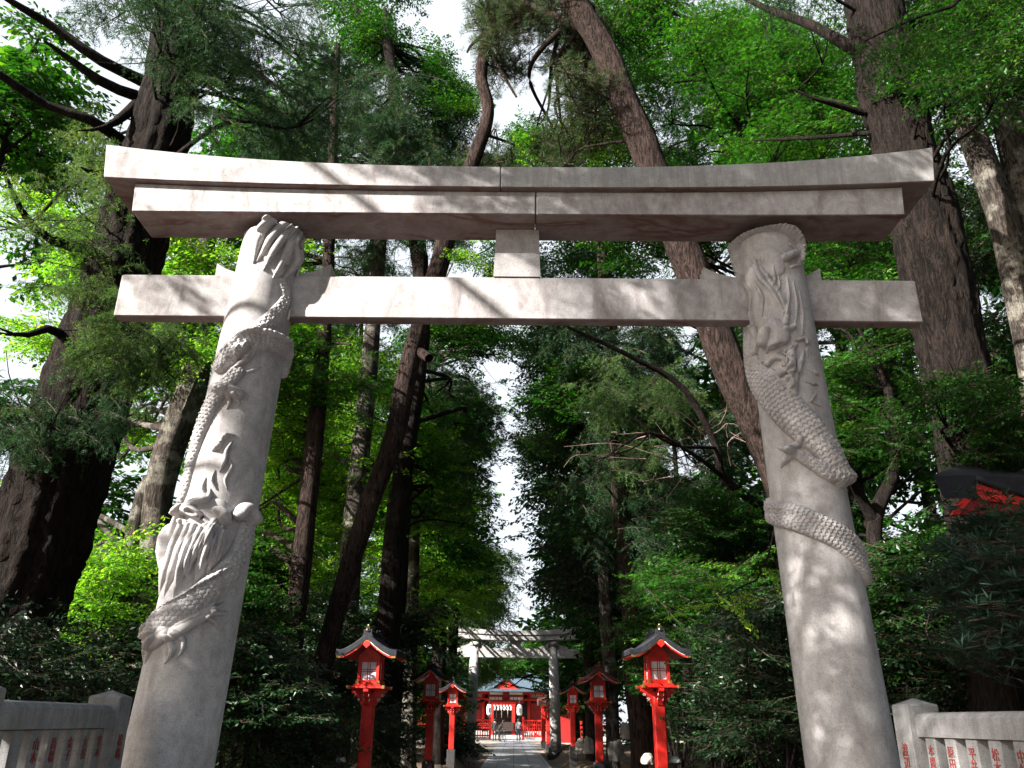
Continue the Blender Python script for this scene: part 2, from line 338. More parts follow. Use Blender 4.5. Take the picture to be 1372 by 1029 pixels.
left = [
    # head-end boss and its mane under the top lintel
    S([(378, 298), (385, 330)], .16, .05), S([(372, 318), (368, 345), (372, 362)], [.10, .09, .05], .035), S([(352, 310), (380, 292), (402, 300)], [.04, .05, .03], .085),
    S([(398, 296), (378, 306), (362, 325), (345, 350)], [.02, .032, .026, .006], [.085, .10, .09, .03]),
    S([(392, 303), (378, 320), (366, 340), (353, 362)], [.02, .030, .026, .006], [.09, .11, .09, .03]),
    S([(394, 306), (386, 325), (378, 348), (366, 372)], [.02, .030, .028, .006], [.09, .11, .09, .03]),
    S([(398, 312), (390, 332), (392, 352), (378, 376)], [.02, .026, .026, .008], [.09, .10, .08, .03]),
    S([(402, 318), (396, 335), (398, 352), (388, 368)], [.015, .02, .02, .006], [.08, .08, .07, .03]),
    S([(366, 300), (350, 320), (340, 352)], [.03, .03, .008], [.06, .06, .02]),
    S([(395, 331)], .028, .05, cut=1), S([(401, 322), (404, 345)], .012, .09), S([(358, 303), (372, 297), (388, 303)], .016, .03, add=1),
    # neck running down to the ring
    S([(378, 376), (382, 400), (366, 425), (340, 448), (312, 478)], [.03, .05, .06, .06, .06], [.03, .05, .065, .07, .06], scale=.028),
    S([(352, 440), (330, 450), (312, 463), (298, 478)], [.02, .035, .035, .02], .05, groove=3),
    # the coil round the shaft
    S([(296, 492), (315, 470), (340, 458), (365, 460), (386, 478), (396, 500)], [.05, .075, .08, .07, .06, .05], [.08, .10, .10, .10, .09, .07], scale=.026, rid=-.6),
    S([(330, 450), (350, 449), (372, 455), (384, 464)], [.01, .03, .02, .006], .11), S([(345, 462), (335, 478), (320, 490), (308, 500)], [.008, .02, .02, .012], .12),
    S([(350, 492), (338, 497), (325, 500)], [.004, .014, .006], .04),
    S([(322, 475), (330, 468), (332, 480)], .02, .13), S([(325, 462), (318, 480)], .012, .125), S([(332, 462), (325, 482)], .010, .125),
    # tail along the left edge
    S([(318, 500), (300, 520), (284, 545), (270, 580), (258, 620), (248, 660), (238, 690)], [.05, .055, .055, .05, .045, .04, .03], [.07, .08, .075, .07, .06, .05, .04], scale=.026, rid=.5),
    # fore claw
    S([(300, 524), (312, 526), (320, 530)], .035, .07), S([(312, 522), (322, 526), (334, 532)], [.02, .016, .003], [.06, .05, .01]),
    S([(306, 532), (308, 540), (304, 548)], [.018, .014, .004], [.06, .04, .01]), S([(314, 532), (320, 540), (318, 546)], [.016, .012, .003], [.05, .04, .01]),
    # flames
    S([(296, 592), (302, 584), (315, 583)], [.01, .02, .004], .035), S([(312, 590), (304, 604), (301, 618), (294, 632)], [.004, .014, .016, .004], [.02, .04, .04, .02]), S([(306, 612), (310, 626), (302, 642), (304, 656)], [.004, .012, .012, .003], [.02, .035, .03, .01]), S([(288, 630), (284, 644), (290, 656)], [.004, .012, .004], .03),
    S([(285, 604), (292, 598), (298, 592)], [.006, .024, .006], .03), S([(276, 640), (272, 655), (278, 668)], [.004, .014, .006], .03),
    # head with beard
    S([(268, 688), (285, 690)], .11, .06), S([(268, 700), (258, 735), (240, 770), (225, 795)], [.15, .17, .14, .08], .035), S([(262, 676), (278, 668), (282, 655)], [.03, .03, .004], [.08, .09, .02]),
    S([(290, 684), (298, 688), (306, 700)], [.02, .03, .02], .09), S([(244, 690), (256, 684), (268, 692)], [.02, .04, .03], .08),
    S([(254, 680), (247, 694), (252, 702)], .02, .02, add=1), S([(262, 688), (272, 694)], .018, .03, cut=1),
    S([(318, 690), (326, 682), (334, 696)], .04, .085), S([(309, 712)], .03, .05, cut=1),
]
for (xa, ya, xb, yb, c) in [(240, 690, 208, 795, 6), (248, 700, 216, 800, 9), (256, 705, 224, 800, 10), (263, 706, 234, 802, 8), (270, 710, 240, 790, 11), (276, 706, 250, 780, 12),
                            (283, 708, 262, 784, 11), (290, 706, 268, 772, 9), (296, 708, 276, 775, 8), (302, 712, 285, 760, 7), (234, 700, 212, 760, 4), (287, 700, 258, 760, 14)]:
    mx, my = (xa+xb)/2, (ya+yb)/2
    left.append(S([(xa, ya), (mx+c*.6, my-18), (mx-c*.45, my+14), (xb, yb)], [.018, .026, .022, .004], [.075, .095, .075, .02]))
left += [
    S([(330, 690), (328, 716), (320, 742), (304, 768), (280, 792), (248, 815), (212, 836), (190, 850)], [.05, .075, .085, .09, .09, .085, .08, .07], [.06, .085, .09, .10, .10, .10, .09, .07], scale=.030, rid=.7),
    S([(300, 762), (270, 782), (235, 806), (200, 826)], .012, .022, add=1),
    S([(285, 808), (275, 822), (250, 838), (228, 852)], [.02, .04, .045, .04], [.05, .07, .07, .06]),
    S([(283, 818), (293, 812), (302, 805)], [.02, .012, .002], [.05, .04, .01]), S([(284, 822), (296, 822), (308, 820)], [.02, .012, .002], [.05, .04, .01]),
    S([(278, 828), (288, 836), (294, 846)], [.018, .011, .002], [.05, .04, .01]),
    S([(222, 848), (214, 856), (206, 862)], .045, .07), S([(212, 856), (204, 868), (198, 882), (194, 890)], [.02, .018, .012, .002], [.07, .06, .04, .01]),
    S([(226, 856), (232, 868), (228, 880), (220, 890)], [.02, .02, .014, .002], [.07, .06, .04, .01]), S([(236, 848), (246, 858), (244, 872), (236, 882)], [.018, .016, .012, .002], [.06, .05, .04, .01]),
    S([(206, 838), (196, 846), (200, 854), (214, 846)], .014, .09), S([(200, 866), (192, 876), (190, 886)], [.02, .014, .003], [.06, .04, .01]),
]
right = [
    # arched coil at the top
    S([(994, 372), (986, 345), (989, 325), (1004, 309), (1032, 302), (1056, 310), (1070, 330), (1070, 352)], [.045, .048, .050, .052, .050, .045, .04, .03], [.06, .09, .11, .12, .12, .11, .08, .03], e=1.0, scale=.028, rid=.4),
    S([(1034, 346), (1036, 358)], .085, .035), S([(1052, 346), (1066, 340), (1070, 350)], [.03, .028, .015], .06), S([(1058, 328), (1068, 338)], .012, .05), S([(1060, 358), (1068, 356)], .012, .05),
    # flat hair bed and strands
    S([(1010, 372), (1030, 420), (1040, 460)], [.10, .12, .10], .045),
    S([(1012, 350), (1020, 372), (1036, 394), (1050, 420)], [.014, .018, .016, .006], .07), S([(1022, 362), (1034, 380), (1048, 402), (1056, 430)], [.012, .018, .016, .006], .07),
    S([(1036, 358), (1038, 378), (1034, 392)], [.006, .012, .004], .08), S([(1042, 366), (1044, 384), (1040, 396)], [.006, .012, .004], .08), S([(1030, 368), (1030, 382)], [.008, .004], .08),
    S([(1054, 372), (1056, 400), (1052, 424)], [.008, .014, .008], .075), S([(1062, 378), (1066, 410), (1064, 440)], [.008, .014, .008], .065), S([(1070, 390), (1074, 420), (1074, 450)], [.006, .012, .006], .05),
    S([(1000, 380), (1010, 396), (1008, 420), (1012, 440)], [.008, .012, .012, .008], .065), S([(1014, 380), (1024, 400), (1024, 424)], [.01, .014, .006], .07),
    S([(996, 392), (1002, 414), (1000, 436)], [.01, .016, .01], .05), S([(1048, 424), (1056, 412), (1052, 436)], [.004, .014, .02], .09),
    # brow and snout
    S([(1038, 436), (1044, 452), (1040, 464)], [.05, .075, .06], .10), S([(1030, 448), (1028, 462)], .04, .09), S([(1054, 444), (1062, 438)], .02, .09),
    S([(1032, 474), (1040, 470), (1050, 466)], .022, .075, cut=1), S([(1050, 470), (1056, 462)], .014, .05, cut=1),
    # whisker
    S([(1008, 420), (1012, 445), (1012, 470), (1018, 484), (1030, 483)], [.008, .011, .011, .011, .006], .085), S([(1012, 440), (1016, 455), (1014, 472)], .02, .05),
    # lips and lower mane curls
    S([(1030, 488), (1038, 480), (1050, 482), (1052, 490)], .022, .10), S([(1034, 498), (1044, 502), (1058, 492)], .022, .095), S([(1024, 506), (1040, 512), (1056, 510), (1062, 500)], [.008, .022, .022, .01], .095),
    S([(1058, 508), (1060, 520), (1050, 524)], [.025, .025, .01], .07), S([(1042, 520), (1052, 526), (1058, 534)], [.004, .022, .004], .09),
    # raised claw beside the jaw
    S([(1066, 462), (1060, 472), (1060, 498)], [.012, .03, .03], .09, groove=4), S([(1068, 456), (1078, 454), (1080, 460)], .014, .10), S([(1060, 466), (1052, 474), (1060, 480)], .010, .10),
    S([(1076, 470), (1072, 484), (1070, 500)], [.008, .02, .015], .085), S([(1080, 468), (1082, 478)], [.010, .003], .08), S([(1066, 500), (1062, 530)], [.02, .03], .05),
    S([(1084, 494), (1092, 500), (1098, 504)], [.004, .014, .003], .04), S([(1080, 512), (1088, 514), (1096, 516)], [.004, .013, .004], .04), S([(1092, 528), (1086, 538)], .008, .02), S([(1086, 538), (1098, 544)], .008, .02),
    # trunk of the dragon
    S([(992, 440), (1000, 470), (1012, 498), (1034, 526), (1062, 556), (1090, 584), (1112, 610), (1124, 640)], [.05, .075, .10, .12, .125, .12, .10, .075], [.05, .08, .095, .11, .12, .12, .115, .10], scale=.032, rid=-.55),
    # thigh, shin and claw
    S([(1100, 600), (1118, 625), (1128, 640)], [.08, .075, .06], [.10, .11, .10], scale=.03),
    S([(1128, 640), (1112, 636), (1092, 624), (1074, 612), (1062, 604)], [.06, .055, .048, .04, .035], [.11, .10, .09, .075, .06], scale=.028),
    S([(1062, 606), (1052, 602), (1040, 599)], [.03, .02, .002], [.06, .05, .01]), S([(1062, 608), (1054, 616), (1046, 628)], [.03, .022, .002], [.06, .05, .01]),
    S([(1064, 600), (1072, 592), (1068, 584)], [.025, .02, .012], [.06, .05, .03]),
    # tail coil
    S([(1022, 688), (1034, 691), (1060, 700), (1092, 712), (1120, 726), (1144, 748), (1160, 775)], .048, [.07, .075, .08, .085, .085, .08, .07], scale=.026, rid=-.9),
    S([(1022, 676), (1034, 679), (1062, 684), (1094, 696), (1124, 712), (1146, 732), (1162, 756)], .045, [.06, .07, .075, .08, .08, .075, .06], scale=.026),
]
def box_from_px(mb, x0, x1, z0, z1, y0, y1, bev=.006):
    mb.box(((x0+x1)/2, (y0+y1)/2, (z0+z1)/2), (x1-x0, y1-y0, z1-z0), bev=bev)
tor = empty('torii_gate', (0, 0, 0), 0, 'large pale granite gate with dragons carved round both pillars, in the foreground', 'torii gate')
AXL, AXR = pil_axis(-1), pil_axis(1)
for side, stx, lab in ((-1, left, 'left pillar, sunlit, with a bearded dragon winding down it'), (1, right, 'right pillar, mostly shaded, with a dragon and a scaly coil round it')):
    a, b = carve(side, stx); p = link('pillar', a, tor, [ST]); p['label'] = lab
    link('dragon_carving', b, p, [ST])
NF, NB = -.055, .055
pL = at(163, 369, NF); pR = at(1226, 374, NF); NZ1 = (pL[2]+pR[2])/2; NZ0 = (at(152, 424, NF)[2]+at(1238, 431, NF)[2])/2
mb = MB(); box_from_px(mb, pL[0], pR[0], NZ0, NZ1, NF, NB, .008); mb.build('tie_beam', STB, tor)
def arc_beam(xa, xb, cx, z0f, z1f, yf, yb, name, m, slant=(0, 0), par=None):
    n = 60; vs = []; fs = []
    for i in range(n+1):
        x = xa+(xb-xa)*i/n; e0 = x; sl0 = slant[0]*(1-i/n)-slant[1]*i/n if i in (0, n) else 0
        for (yy, zz, q) in ((yf, z0f(x), 1), (yf, z1f(x), 0), (yb, z1f(x), 0), (yb, z0f(x), 1)):
            vs.append((x+(slant[0] if i == 0 else -slant[1] if i == n else 0)*q, yy, zz))
    for i in range(n):
        for k in range(4): fs.append([i*4+k, i*4+(k+1) % 4, (i+1)*4+(k+1) % 4, (i+1)*4+k])
    fs += [[3, 2, 1, 0], [n*4+k for k in range(4)]]
    mb = MB(); mb.add(vs, fs); o = mb.build(name, m, par or tor)
    bv = o.modifiers.new('b', 'BEVEL'); bv.width = .007; bv.segments = 1; bv.limit_method = 'ANGLE'; bv.angle_limit = R(40); return o
SF = -.27; KF = SF-.05; SBK = .10; 
c1 = at(693, 223, KF)[2]; c2 = at(693, 251, KF)[2]; c3 = at(693, 287, SF)[2]
eL = at(142, 193, KF); eR = at(1250, 197, KF); gL = at(148, 238, KF); gR = at(1247, 243, KF)
sL0 = at(185, 283, SF); sR0 = at(1206, 288, SF); sL1 = at(181, 244, SF); sR1 = at(1208, 246, SF)
def curve(cz, lz, rz, xl, xr, p=2.6):
    def f(x):
        return cz+((lz-cz)*abs(x/xl)**p if x < 0 else (rz-cz)*abs(x/xr)**p)
    return f
zKt = curve(c1, eL[2], eR[2], eL[0], eR[0]); zKb = curve(c2, gL[2], gR[2], gL[0], gR[0]); zSb = curve(c3, sL0[2], sR0[2], sL0[0], sR0[0])
XS1 = at(671, 240, KF)[0]; XS2 = at(718, 270, SF)[0]; KB = SBK+.05
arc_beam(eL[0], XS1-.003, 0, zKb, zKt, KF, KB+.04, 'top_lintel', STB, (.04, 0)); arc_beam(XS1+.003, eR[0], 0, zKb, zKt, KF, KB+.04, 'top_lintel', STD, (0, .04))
zSt = lambda x: zKb(x)-.002
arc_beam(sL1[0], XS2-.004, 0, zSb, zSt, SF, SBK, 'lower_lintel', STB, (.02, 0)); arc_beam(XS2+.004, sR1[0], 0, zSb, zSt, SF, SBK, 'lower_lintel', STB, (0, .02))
mb = MB(); s0 = at(661, 371, NF-.01); s1 = at(724, 371, NF-.01); s2 = at(665, 300, NF-.01); s3 = at(722, 300, NF-.01)
zt = c3+.0
mb.prism([(s0[0], NZ1+.002), (s1[0], NZ1+.002), (s3[0], zt-.003), (s2[0], zt-.003)], NF-.01, .12); mb.build('centre_strut', ST, tor)
for ax, xs in ((AXL, ((288, 330), (442, 398))), (AXR, ((944, 990), (1100, 1060)))):
    for xo, xi in xs:
        a = at(xo, 370, NF+.03); b = at(xi, 370, NF+.03); h = .115; s = 1 if b[0] > a[0] else -1
        pr = [(a[0], NZ1), (a[0], NZ1+h)]+[(a[0]+(b[0]-a[0])*t, NZ1+.03+(h-.03)*(1-t)**2) for t in (.2, .4, .6, .8, 1)]+[(b[0], NZ1)]
        mb = MB(); mb.prism([(x, z+.002) for x, z in pr], NF+.03, .12); mb.build('wedge', ST, tor)
# thin cable down the left pillar
cb = [px2cyl(x, y, AXL) for x, y in ((399, 355), (395, 375), (391, 392), (391, 398), (387, 415), (384, 428))]
mb = MB(); mb.tube([(AXL[0]+AXL[1]*z+(prad(z)+.012)*math.sin(t), -(prad(z)+.012)*math.cos(t), z) for t, z in cb], .009, 6); mb.build('cable', WHT, tor)
for ax in (AXL, AXR):
    mb = MB(); mb.lathe([(.42, -.05), (.42, .10), (.38, .16), (.30, .17)], (ax[0], 0, 0), 40); mb.build('pillar_base', ST, tor)
# ------------------------------------------------------------------ far torii
FY = 34.5
ft = empty('torii_gate', (0, 0, 0), 0, 'smaller grey stone torii gate far down the path in front of the red shrine', 'torii gate')
for xt, xb in ((637, 629), (741, 745)):
    a = at(xt, 860, FY); b = at(xb, 985, FY); b[2] = 0; d = (a-b)/a[2]; mb = MB()
    mb.tube([b, b+d*a[2]*.5, a], [.245, .23, .205], 28); mb.build('pillar', ST, ft)
    mb = MB(); mb.tube([a-d*.18, a-d*.02], [.26, .26], 28); mb.build('pillar_collar', ST, ft)
    mb = MB(); mb.lathe([(.4, 0), (.4, .25), (.32, .36)], (b[0], FY, 0), 24); mb.build('pillar_base', BASE, ft)
q = lambda x, y: at(x, y, FY-.3)
zc = [q(690, y)[2] for y in (845, 851, 858)]
e1, e2 = q(597, 835), q(785, 838)
up = .34
A_ = curve(zc[0], e1[2], e2[2], e1[0], e2[0], 2.4); B_ = curve(zc[1], e1[2]-.28, e2[2]-.28, e1[0], e2[0], 2.4); C_ = curve(zc[2], e1[2]-.56, e2[2]-.56, e1[0], e2[0], 2.4)
arc_beam(e1[0], e2[0], 0, B_, A_, FY-.36, FY+.36, 'top_lintel', ST, (.06, .06), ft)
arc_beam(e1[0]+.22, e2[0]-.22, 0, C_, lambda x: B_(x)-.002, FY-.3, FY+.3, 'lower_lintel', ST, (.05, .05), ft)
n1, n2 = at(605, 868, FY-.13), at(777, 869, FY-.13); nb_ = at(690, 881, FY-.13)[2]
mb = MB(); box_from_px(mb, n1[0], n2[0], nb_, n1[2], FY-.13, FY+.13); mb.build('tie_beam', ST, ft)
c0, c9 = at(684, 868, FY-.14), at(699, 868, FY-.14)
mb = MB(); mb.prism([(c0[0]-.1, n1[2]+.002), (c9[0]+.1, n1[2]+.002), (c9[0]-.03, n1[2]+.12), (c9[0]-.03, zc[2]-.1), (c9[0]+.06, zc[2]-.003), (c0[0]-.06, zc[2]-.003), (c0[0]+.03, zc[2]-.1), (c0[0]+.03, n1[2]+.12)], FY-.14, FY+.12); mb.build('centre_strut', ST, ft)
for xm in (637, 741):
    for s in (-1, 1):
        a = at(xm, 868, FY)[0]; x_ = a+s*.22
        mb = MB(); mb.prism([(x_, n1[2]+.002), (x_+s*.45, n1[2]+.002), (x_+s*.45, n1[2]+.08), (x_+s*.2, n1[2]+.14), (x_, n1[2]+.24)], FY-.1, FY+.1); mb.build('wedge', ST, ft)
# ------------------------------------------------------------------ lanterns
def lantern(roofm):
    r = empty('wooden_lantern')
    mb = MB(); mb.box((0, 0, -.04), (.30, .30, .92), bev=.02); mb.build('plinth', BASE, r)
    mb = MB(); mb.box((0, 0, 1.12), (.195, .195, 1.40), bev=.018); mb.build('post', RED, r)
    for a in range(4):
        mb = MB(); pr = [(.097, 1.60), (.12, 1.60), (.15, 1.66), (.17, 1.72), (.22, 1.745), (.25, 1.79), (.30, 1.82), (.30, 1.865), (.097, 1.865)]
        mb.prism(pr, -.045, .045); me = mb.mesh('bracket'); o = link('bracket', me, r, [RED]); o.rotation_euler = (0, 0, a*math.pi/2)
        mb = MB()
        for cx, cz, rr in ((.172, 1.695, .018), (.235, 1.765, .014)):
            for yy in (-.047, .047): mb.tube([(cx+rr*math.cos(t), yy, cz+rr*math.sin(t)) for t in np.linspace(0, 5, 9)], .006, 5)
        mb.build_each('scroll', WHT, o)
    mb = MB(); mb.box((0, 0, 1.89), (.60, .60, .045), bev=.008); mb.box((0, 0, 1.927), (.46, .46, .03), bev=.006); mb.build('tray', RED, r)
    mb = MB()
    for sx in (-1, 1):
        for sy in (-1, 1): mb.box((sx*.302, sy*.302, 1.89), (.05, .05, .056), bev=.004); mb.box((sx*.18, sy*.18, 1.97), (.062, .062, .05), bev=.004)
    mb.build_each('corner_fitting', GOLD, r)
    z0, z1 = 1.943, 2.36; wd = .185
    mb = MB()
    for sx in (-1, 1):
        for sy in (-1, 1): mb.box((sx*(wd-.025), sy*(wd-.025), (z0+z1)/2), (.05, .05, z1-z0), bev=.004)
    for z in (z0+.035, z1-.03):
        for a in range(4): mb.box((math.sin(a*math.pi/2)*(wd-.022), -math.cos(a*math.pi/2)*(wd-.022), z), (.268, .036, .06), rz=a*math.pi/2)
    bx = mb.build('lamp_box', RED, r)
    for a in range(4):
        c, s = math.cos(a*math.pi/2), math.sin(a*math.pi/2); mb = MB(); y = -(wd-.036)
        mb.box((-s*y*1, c*y, (z0+z1)/2), (.268, .008, .29), rz=a*math.pi/2); pn = mb.build('paper_panel', PAPER, r)
        mb = MB(); y -= .008
        for u in (-.02, .02): mb.box((u*c-s*y, u*s+c*y, (z0+z1)/2), (.010, .010, .29), rz=a*math.pi/2)
        for u in (-.135, .135): mb.box((u*c-s*y, u*s+c*y, (z0+z1)/2), (.02, .012, .29), rz=a*math.pi/2)
        for v in (-.005, .028): mb.box((-s*(y-.001), c*(y-.001), (z0+z1)/2+v), (.26, .010, .010), rz=a*math.pi/2)
        mb.build('lattice', REDD, r)
    # curved gable roof, gable to the front
    D_ = .46; prof = [(x, 2.385+.30*(1-(x/.52))**1.55+.03*max(0, (x-.4)/.12)**2) for x in np.linspace(0, .52, 9)]
    def shell(off0, off1, d0, d1, xs=1.0):
        L = [(-x*xs, z) for x, z in prof[::-1]]+[(x*xs, z) for x, z in prof[1:]]
        mb = MB(); n = len(L); vs = []
        for yy in (d0, d1):
            vs += [(x, yy, z+off1) for x, z in L]+[(x, yy, z+off0) for x, z in L]
        fs = []
        for i in range(n-1):
            fs += [[i, i+1, 2*n+i+1, 2*n+i], [n+i+1, n+i, 3*n+i, 3*n+i+1], [i+1, i, n+i, n+i+1], [2*n+i, 2*n+i+1, 3*n+i+1, 3*n+i]]
        fs += [[0, 2*n, 3*n, n], [n-1, 2*n-1, 4*n-1, 3*n-1]]
        mb.add(vs, fs); return mb
    rf = shell(-.02, .06, -D_, D_).build('roof', roofm, r)
    mb = MB()
    for yy in np.linspace(-D_+.03, D_-.03, 9):
        for s in (-1, 1): mb.tube([(s*x, yy, z+.064) for x, z in prof], .018, 5)
    mb.build_each('roof_rib', roofm, rf)
    shell(-.06, -.022, -D_+.02, -D_+.045, .98).build('bargeboard', RED, r); shell(-.055, -.003, D_-.045, D_-.02, .98).build('bargeboard', RED, r)
    shell(-.045, -.022, -D_+.045, D_-.045, .95).build('rafters', REDD, r)
    mb = MB()
    for s in (-1, 1): mb.tube([(s*x*.97, -D_+.014, z-.027) for x, z in prof[1:-1]], .005, 5)
    mb.build_each('trim', WHT, r)
    mb = MB()
    for s in (-1, 1):
        for yy in (-D_+.03, D_-.03): mb.box((s*.47, yy, prof[-2][1]-.028), (.075, .038, .062), bev=.004)
        mb.box((s*.19, -D_+.034, 2.50), (.04, .03, .05))
    mb.prism([(-.06, 2.60), (0, 2.645), (.06, 2.60), (0, 2.625)], -D_+.005, -D_+.02); mb.build_each('gable_fitting', GOLD, r)
    mb = MB(); mb.prism([(0, 2.63), (.055, 2.60), (.06, 2.56), (.03, 2.535), (0, 2.505), (-.03, 2.535), (-.06, 2.56), (-.055, 2.60)], -D_+.002, -D_+.018); mb.build('gable_pendant', RED, r)
    mb = MB(); mb.prism([(-.19, 2.36), (.19, 2.36), (.19, 2.40), (.06, 2.52), (0, 2.60), (-.06, 2.52), (-.19, 2.40)], -.17, .17); mb.build('gable_wall', RED, r)
    mb = MB(); mb.box((0, 0, 2.745), (.06, .86, .07), bev=.01); mb.box((0, 0, 2.79), (.085, .90, .022), bev=.006)
    for yy in (-.40, .40):
        mb.prism([(-.09, 2.70), (-.07, 2.76), (-.075, 2.81), (-.035, 2.82), (-.03, 2.87), (.03, 2.87), (.035, 2.82), (.075, 2.81), (.07, 2.76), (.09, 2.70)], yy-.035, yy+.035)
        for t in range(4): mb.tube([(0, yy-.0+ .05*math.cos(a)*(1 if yy < 0 else -1)+.04*t*(1 if yy < 0 else -1), 2.81+.012*t % .03+.03*math.sin(a)) for a in np.linspace(0, 4.5, 7)], .013, 5)
    rg = mb.build('ridge', roofm, r)
    mb = MB()
    for yy in (-.44, .44): mb.tube([(0, yy-.006, 2.80), (0, yy+.006, 2.80)], .03, 12)
    mb.tube([(0, -.40, 2.87), (0, -.40, 2.90)], [.025, .012], 8); mb.build('crest_disc', GOLD, r)
    return r
ln0 = lantern(ROOF); ln1 = lantern(ROOFR)
LS = .83
LG = 'red wooden lanterns lining the shrine path'
def lpos(px, py, D, zpt):     # ground position for a lantern whose lamp box shows at (px, py)
    p = at(px, py, CAM[1]+D); return p[0], p[1], p[2]-zpt*LS
LN = [(ln0, 497, 900, 12.6, 'red lantern on a tall red post with dark roof, nearest of the left-hand row', R(-4)),
      (ln0, 880, 899, 12.6, 'red lantern with dark roof and crested ridge, tallest looking one right of the path', R(3)),
      (ln0, 578, 925, 19.8, 'shaded red lantern with dark roof, second of the row left of the path', R(-3)),
      (ln1, 801, 927, 19.8, 'sunlit red lantern with red brown roof, second of the row right of the path', R(2)),
      (ln0, 607, 936, 27.5, 'dim red lantern half hidden behind another, third of the left-hand row', 0),
      (ln0, 767, 937, 29.5, 'red lantern beside the far grey torii pillar, right of the path', R(2)),
      (ln0, 618, 942, 35.0, 'small dark red lantern just left of the far torii pillar', 0),
      (ln0, 735, 943, 58.0, 'tiny red lantern with upturned roof, left of the lantern beside the far torii', R(4))]
used_l = set()
for src, px, py, D, lab, rz in LN:
    o = src if id(src) not in used_l else copy_tree(src); used_l.add(id(src))
    x, y, z = lpos(px, py, D, 2.15); o.location = (x, y, z); o.scale = (LS, LS, LS); o.rotation_euler = (0, 0, rz); o['label'] = lab; o['category'] = 'lantern'; o['group'] = LG
    print('lantern', round(x, 2), round(y, 2), round(z, 2))
# ------------------------------------------------------------------ stone fences
FONT = bpy.data.fonts.new if False else None
def text_mesh(s, size):
    c = bpy.data.curves.new('lettering', 'FONT'); c.body = s; c.size = size; c.align_x = 'CENTER'; c.align_y = 'TOP'; c.extrude = .0015; c.space_line = .95
    o = bpy.data.objects.new('tmp', c); COL.objects.link(o); bpy.context.view_layer.update()
    dg = bpy.context.evaluated_depsgraph_get(); me = bpy.data.meshes.new_from_object(o.evaluated_get(dg)); bpy.data.objects.remove(o); return me
def onz(px, py, z):
    d = ray(px, py); return CAM+d*((z-CAM[2])/d[2])
def fence(A, B, side, texts, plabel, label):
    # A = post by the torii, B = next post towards the camera; faces the path on 'side' (+1: path is at +x)
    A = Vector(A); B = Vector(B); d = (B-A); L = d.length; an = math.atan2(d.y, d.x)
    r = empty('stone_fence', (A.x, A.y, 0), an, label, 'fence')      # local x runs along the fence
    fs = -1 if side < 0 else 1       # local y of the path side
    fy = (1 if side > 0 else -1)
    face = 1 if math.cos(an+math.pi/2)*side > 0 else -1     # local y direction that looks at the path
    def letter(par, s, x, y, z, size):
        me = text_mesh('\n'.join(s), size); o = link('lettering', me, par, [INK])
        o.rotation_euler = (math.pi/2, 0, 0 if face < 0 else math.pi); o.location = (x, y+face*.0025, z)
    for i, x in enumerate((0, L)):
        mb = MB(); w2 = .088; vs = [(-w2, -w2, 0), (w2, -w2, 0), (w2, w2, 0), (-w2, w2, 0), (-w2, -w2, 1.655), (w2, -w2, 1.655), (w2, w2, 1.655), (-w2, w2, 1.655), (0, 0, 1.69)]
        mb.add([(a+x, b, c) for a, b, c in vs], [[3, 2, 1, 0], [0, 1, 5, 4], [1, 2, 6, 5], [2, 3, 7, 6], [3, 0, 4, 7], [4, 5, 8], [5, 6, 8], [6, 7, 8], [7, 4, 8]])
        p = mb.build('post', STF, r)
        bv = p.modifiers.new('b', 'BEVEL'); bv.width = .006; bv.limit_method = 'ANGLE'; bv.angle_limit = R(40)
        if i == 0 and plabel: letter(p, plabel, x, face*w2, 1.46, .07)
    mb = MB(); x0, x1 = .09, L-.09; yy = .055
    pr = [(-yy, 1.495), (yy, 1.495), (yy, 1.585), (yy-.02, 1.607), (0, 1.615), (-yy+.02, 1.607), (-yy, 1.585)]
    n = len(pr); mb.add([(x0, a, b) for a, b in pr]+[(x1, a, b) for a, b in pr], [list(range(n)), [2*n-1-i for i in range(n)]]+[[i, (i+1) % n, n+(i+1) % n, n+i] for i in range(n)])
    mb.build('top_rail', STF, r)
    mb = MB(); mb.box(((x0+x1)/2, 0, .25), (x1-x0, .16, .5)); mb.build('kerb', STF, r)
    nbal = max(4, round(L/.21)); xs = [L*(i+1)/(nbal+1) for i in range(nbal)]
    for i, x in enumerate(xs):
        mb = MB(); mb.box((x, face*.01, 1.0), (.095, .07, .988), bev=.005); bo = mb.build('baluster', STF, r)
        if i < len(texts): letter(bo, texts[i], x, face*.045, 1.455, .058)
    return r
fl = [onz(152, 975, 1.495), onz(0, 986, 1.495)]; fr = [onz(1217, 987, 1.495), onz(1366, 1003.5, 1.495)]
print('fence pts', [np.round(v, 2) for v in fl+fr])
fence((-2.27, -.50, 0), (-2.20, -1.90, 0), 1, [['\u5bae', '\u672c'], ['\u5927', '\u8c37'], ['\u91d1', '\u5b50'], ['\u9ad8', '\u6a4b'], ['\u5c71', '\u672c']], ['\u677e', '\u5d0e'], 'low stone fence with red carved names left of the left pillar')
fence((2.20, -.60, 0), (2.27, -1.92, 0), -1, [['\u672c', '\u9593'], ['\u539f', '\u7530'], ['\u5e73', '\u4e95'], ['\u677e', '\u672c'], ['\u4e2d', '\u6751']], ['\u6e21', '\u8fba'], 'low stone fence with red carved names right of the right pillar')
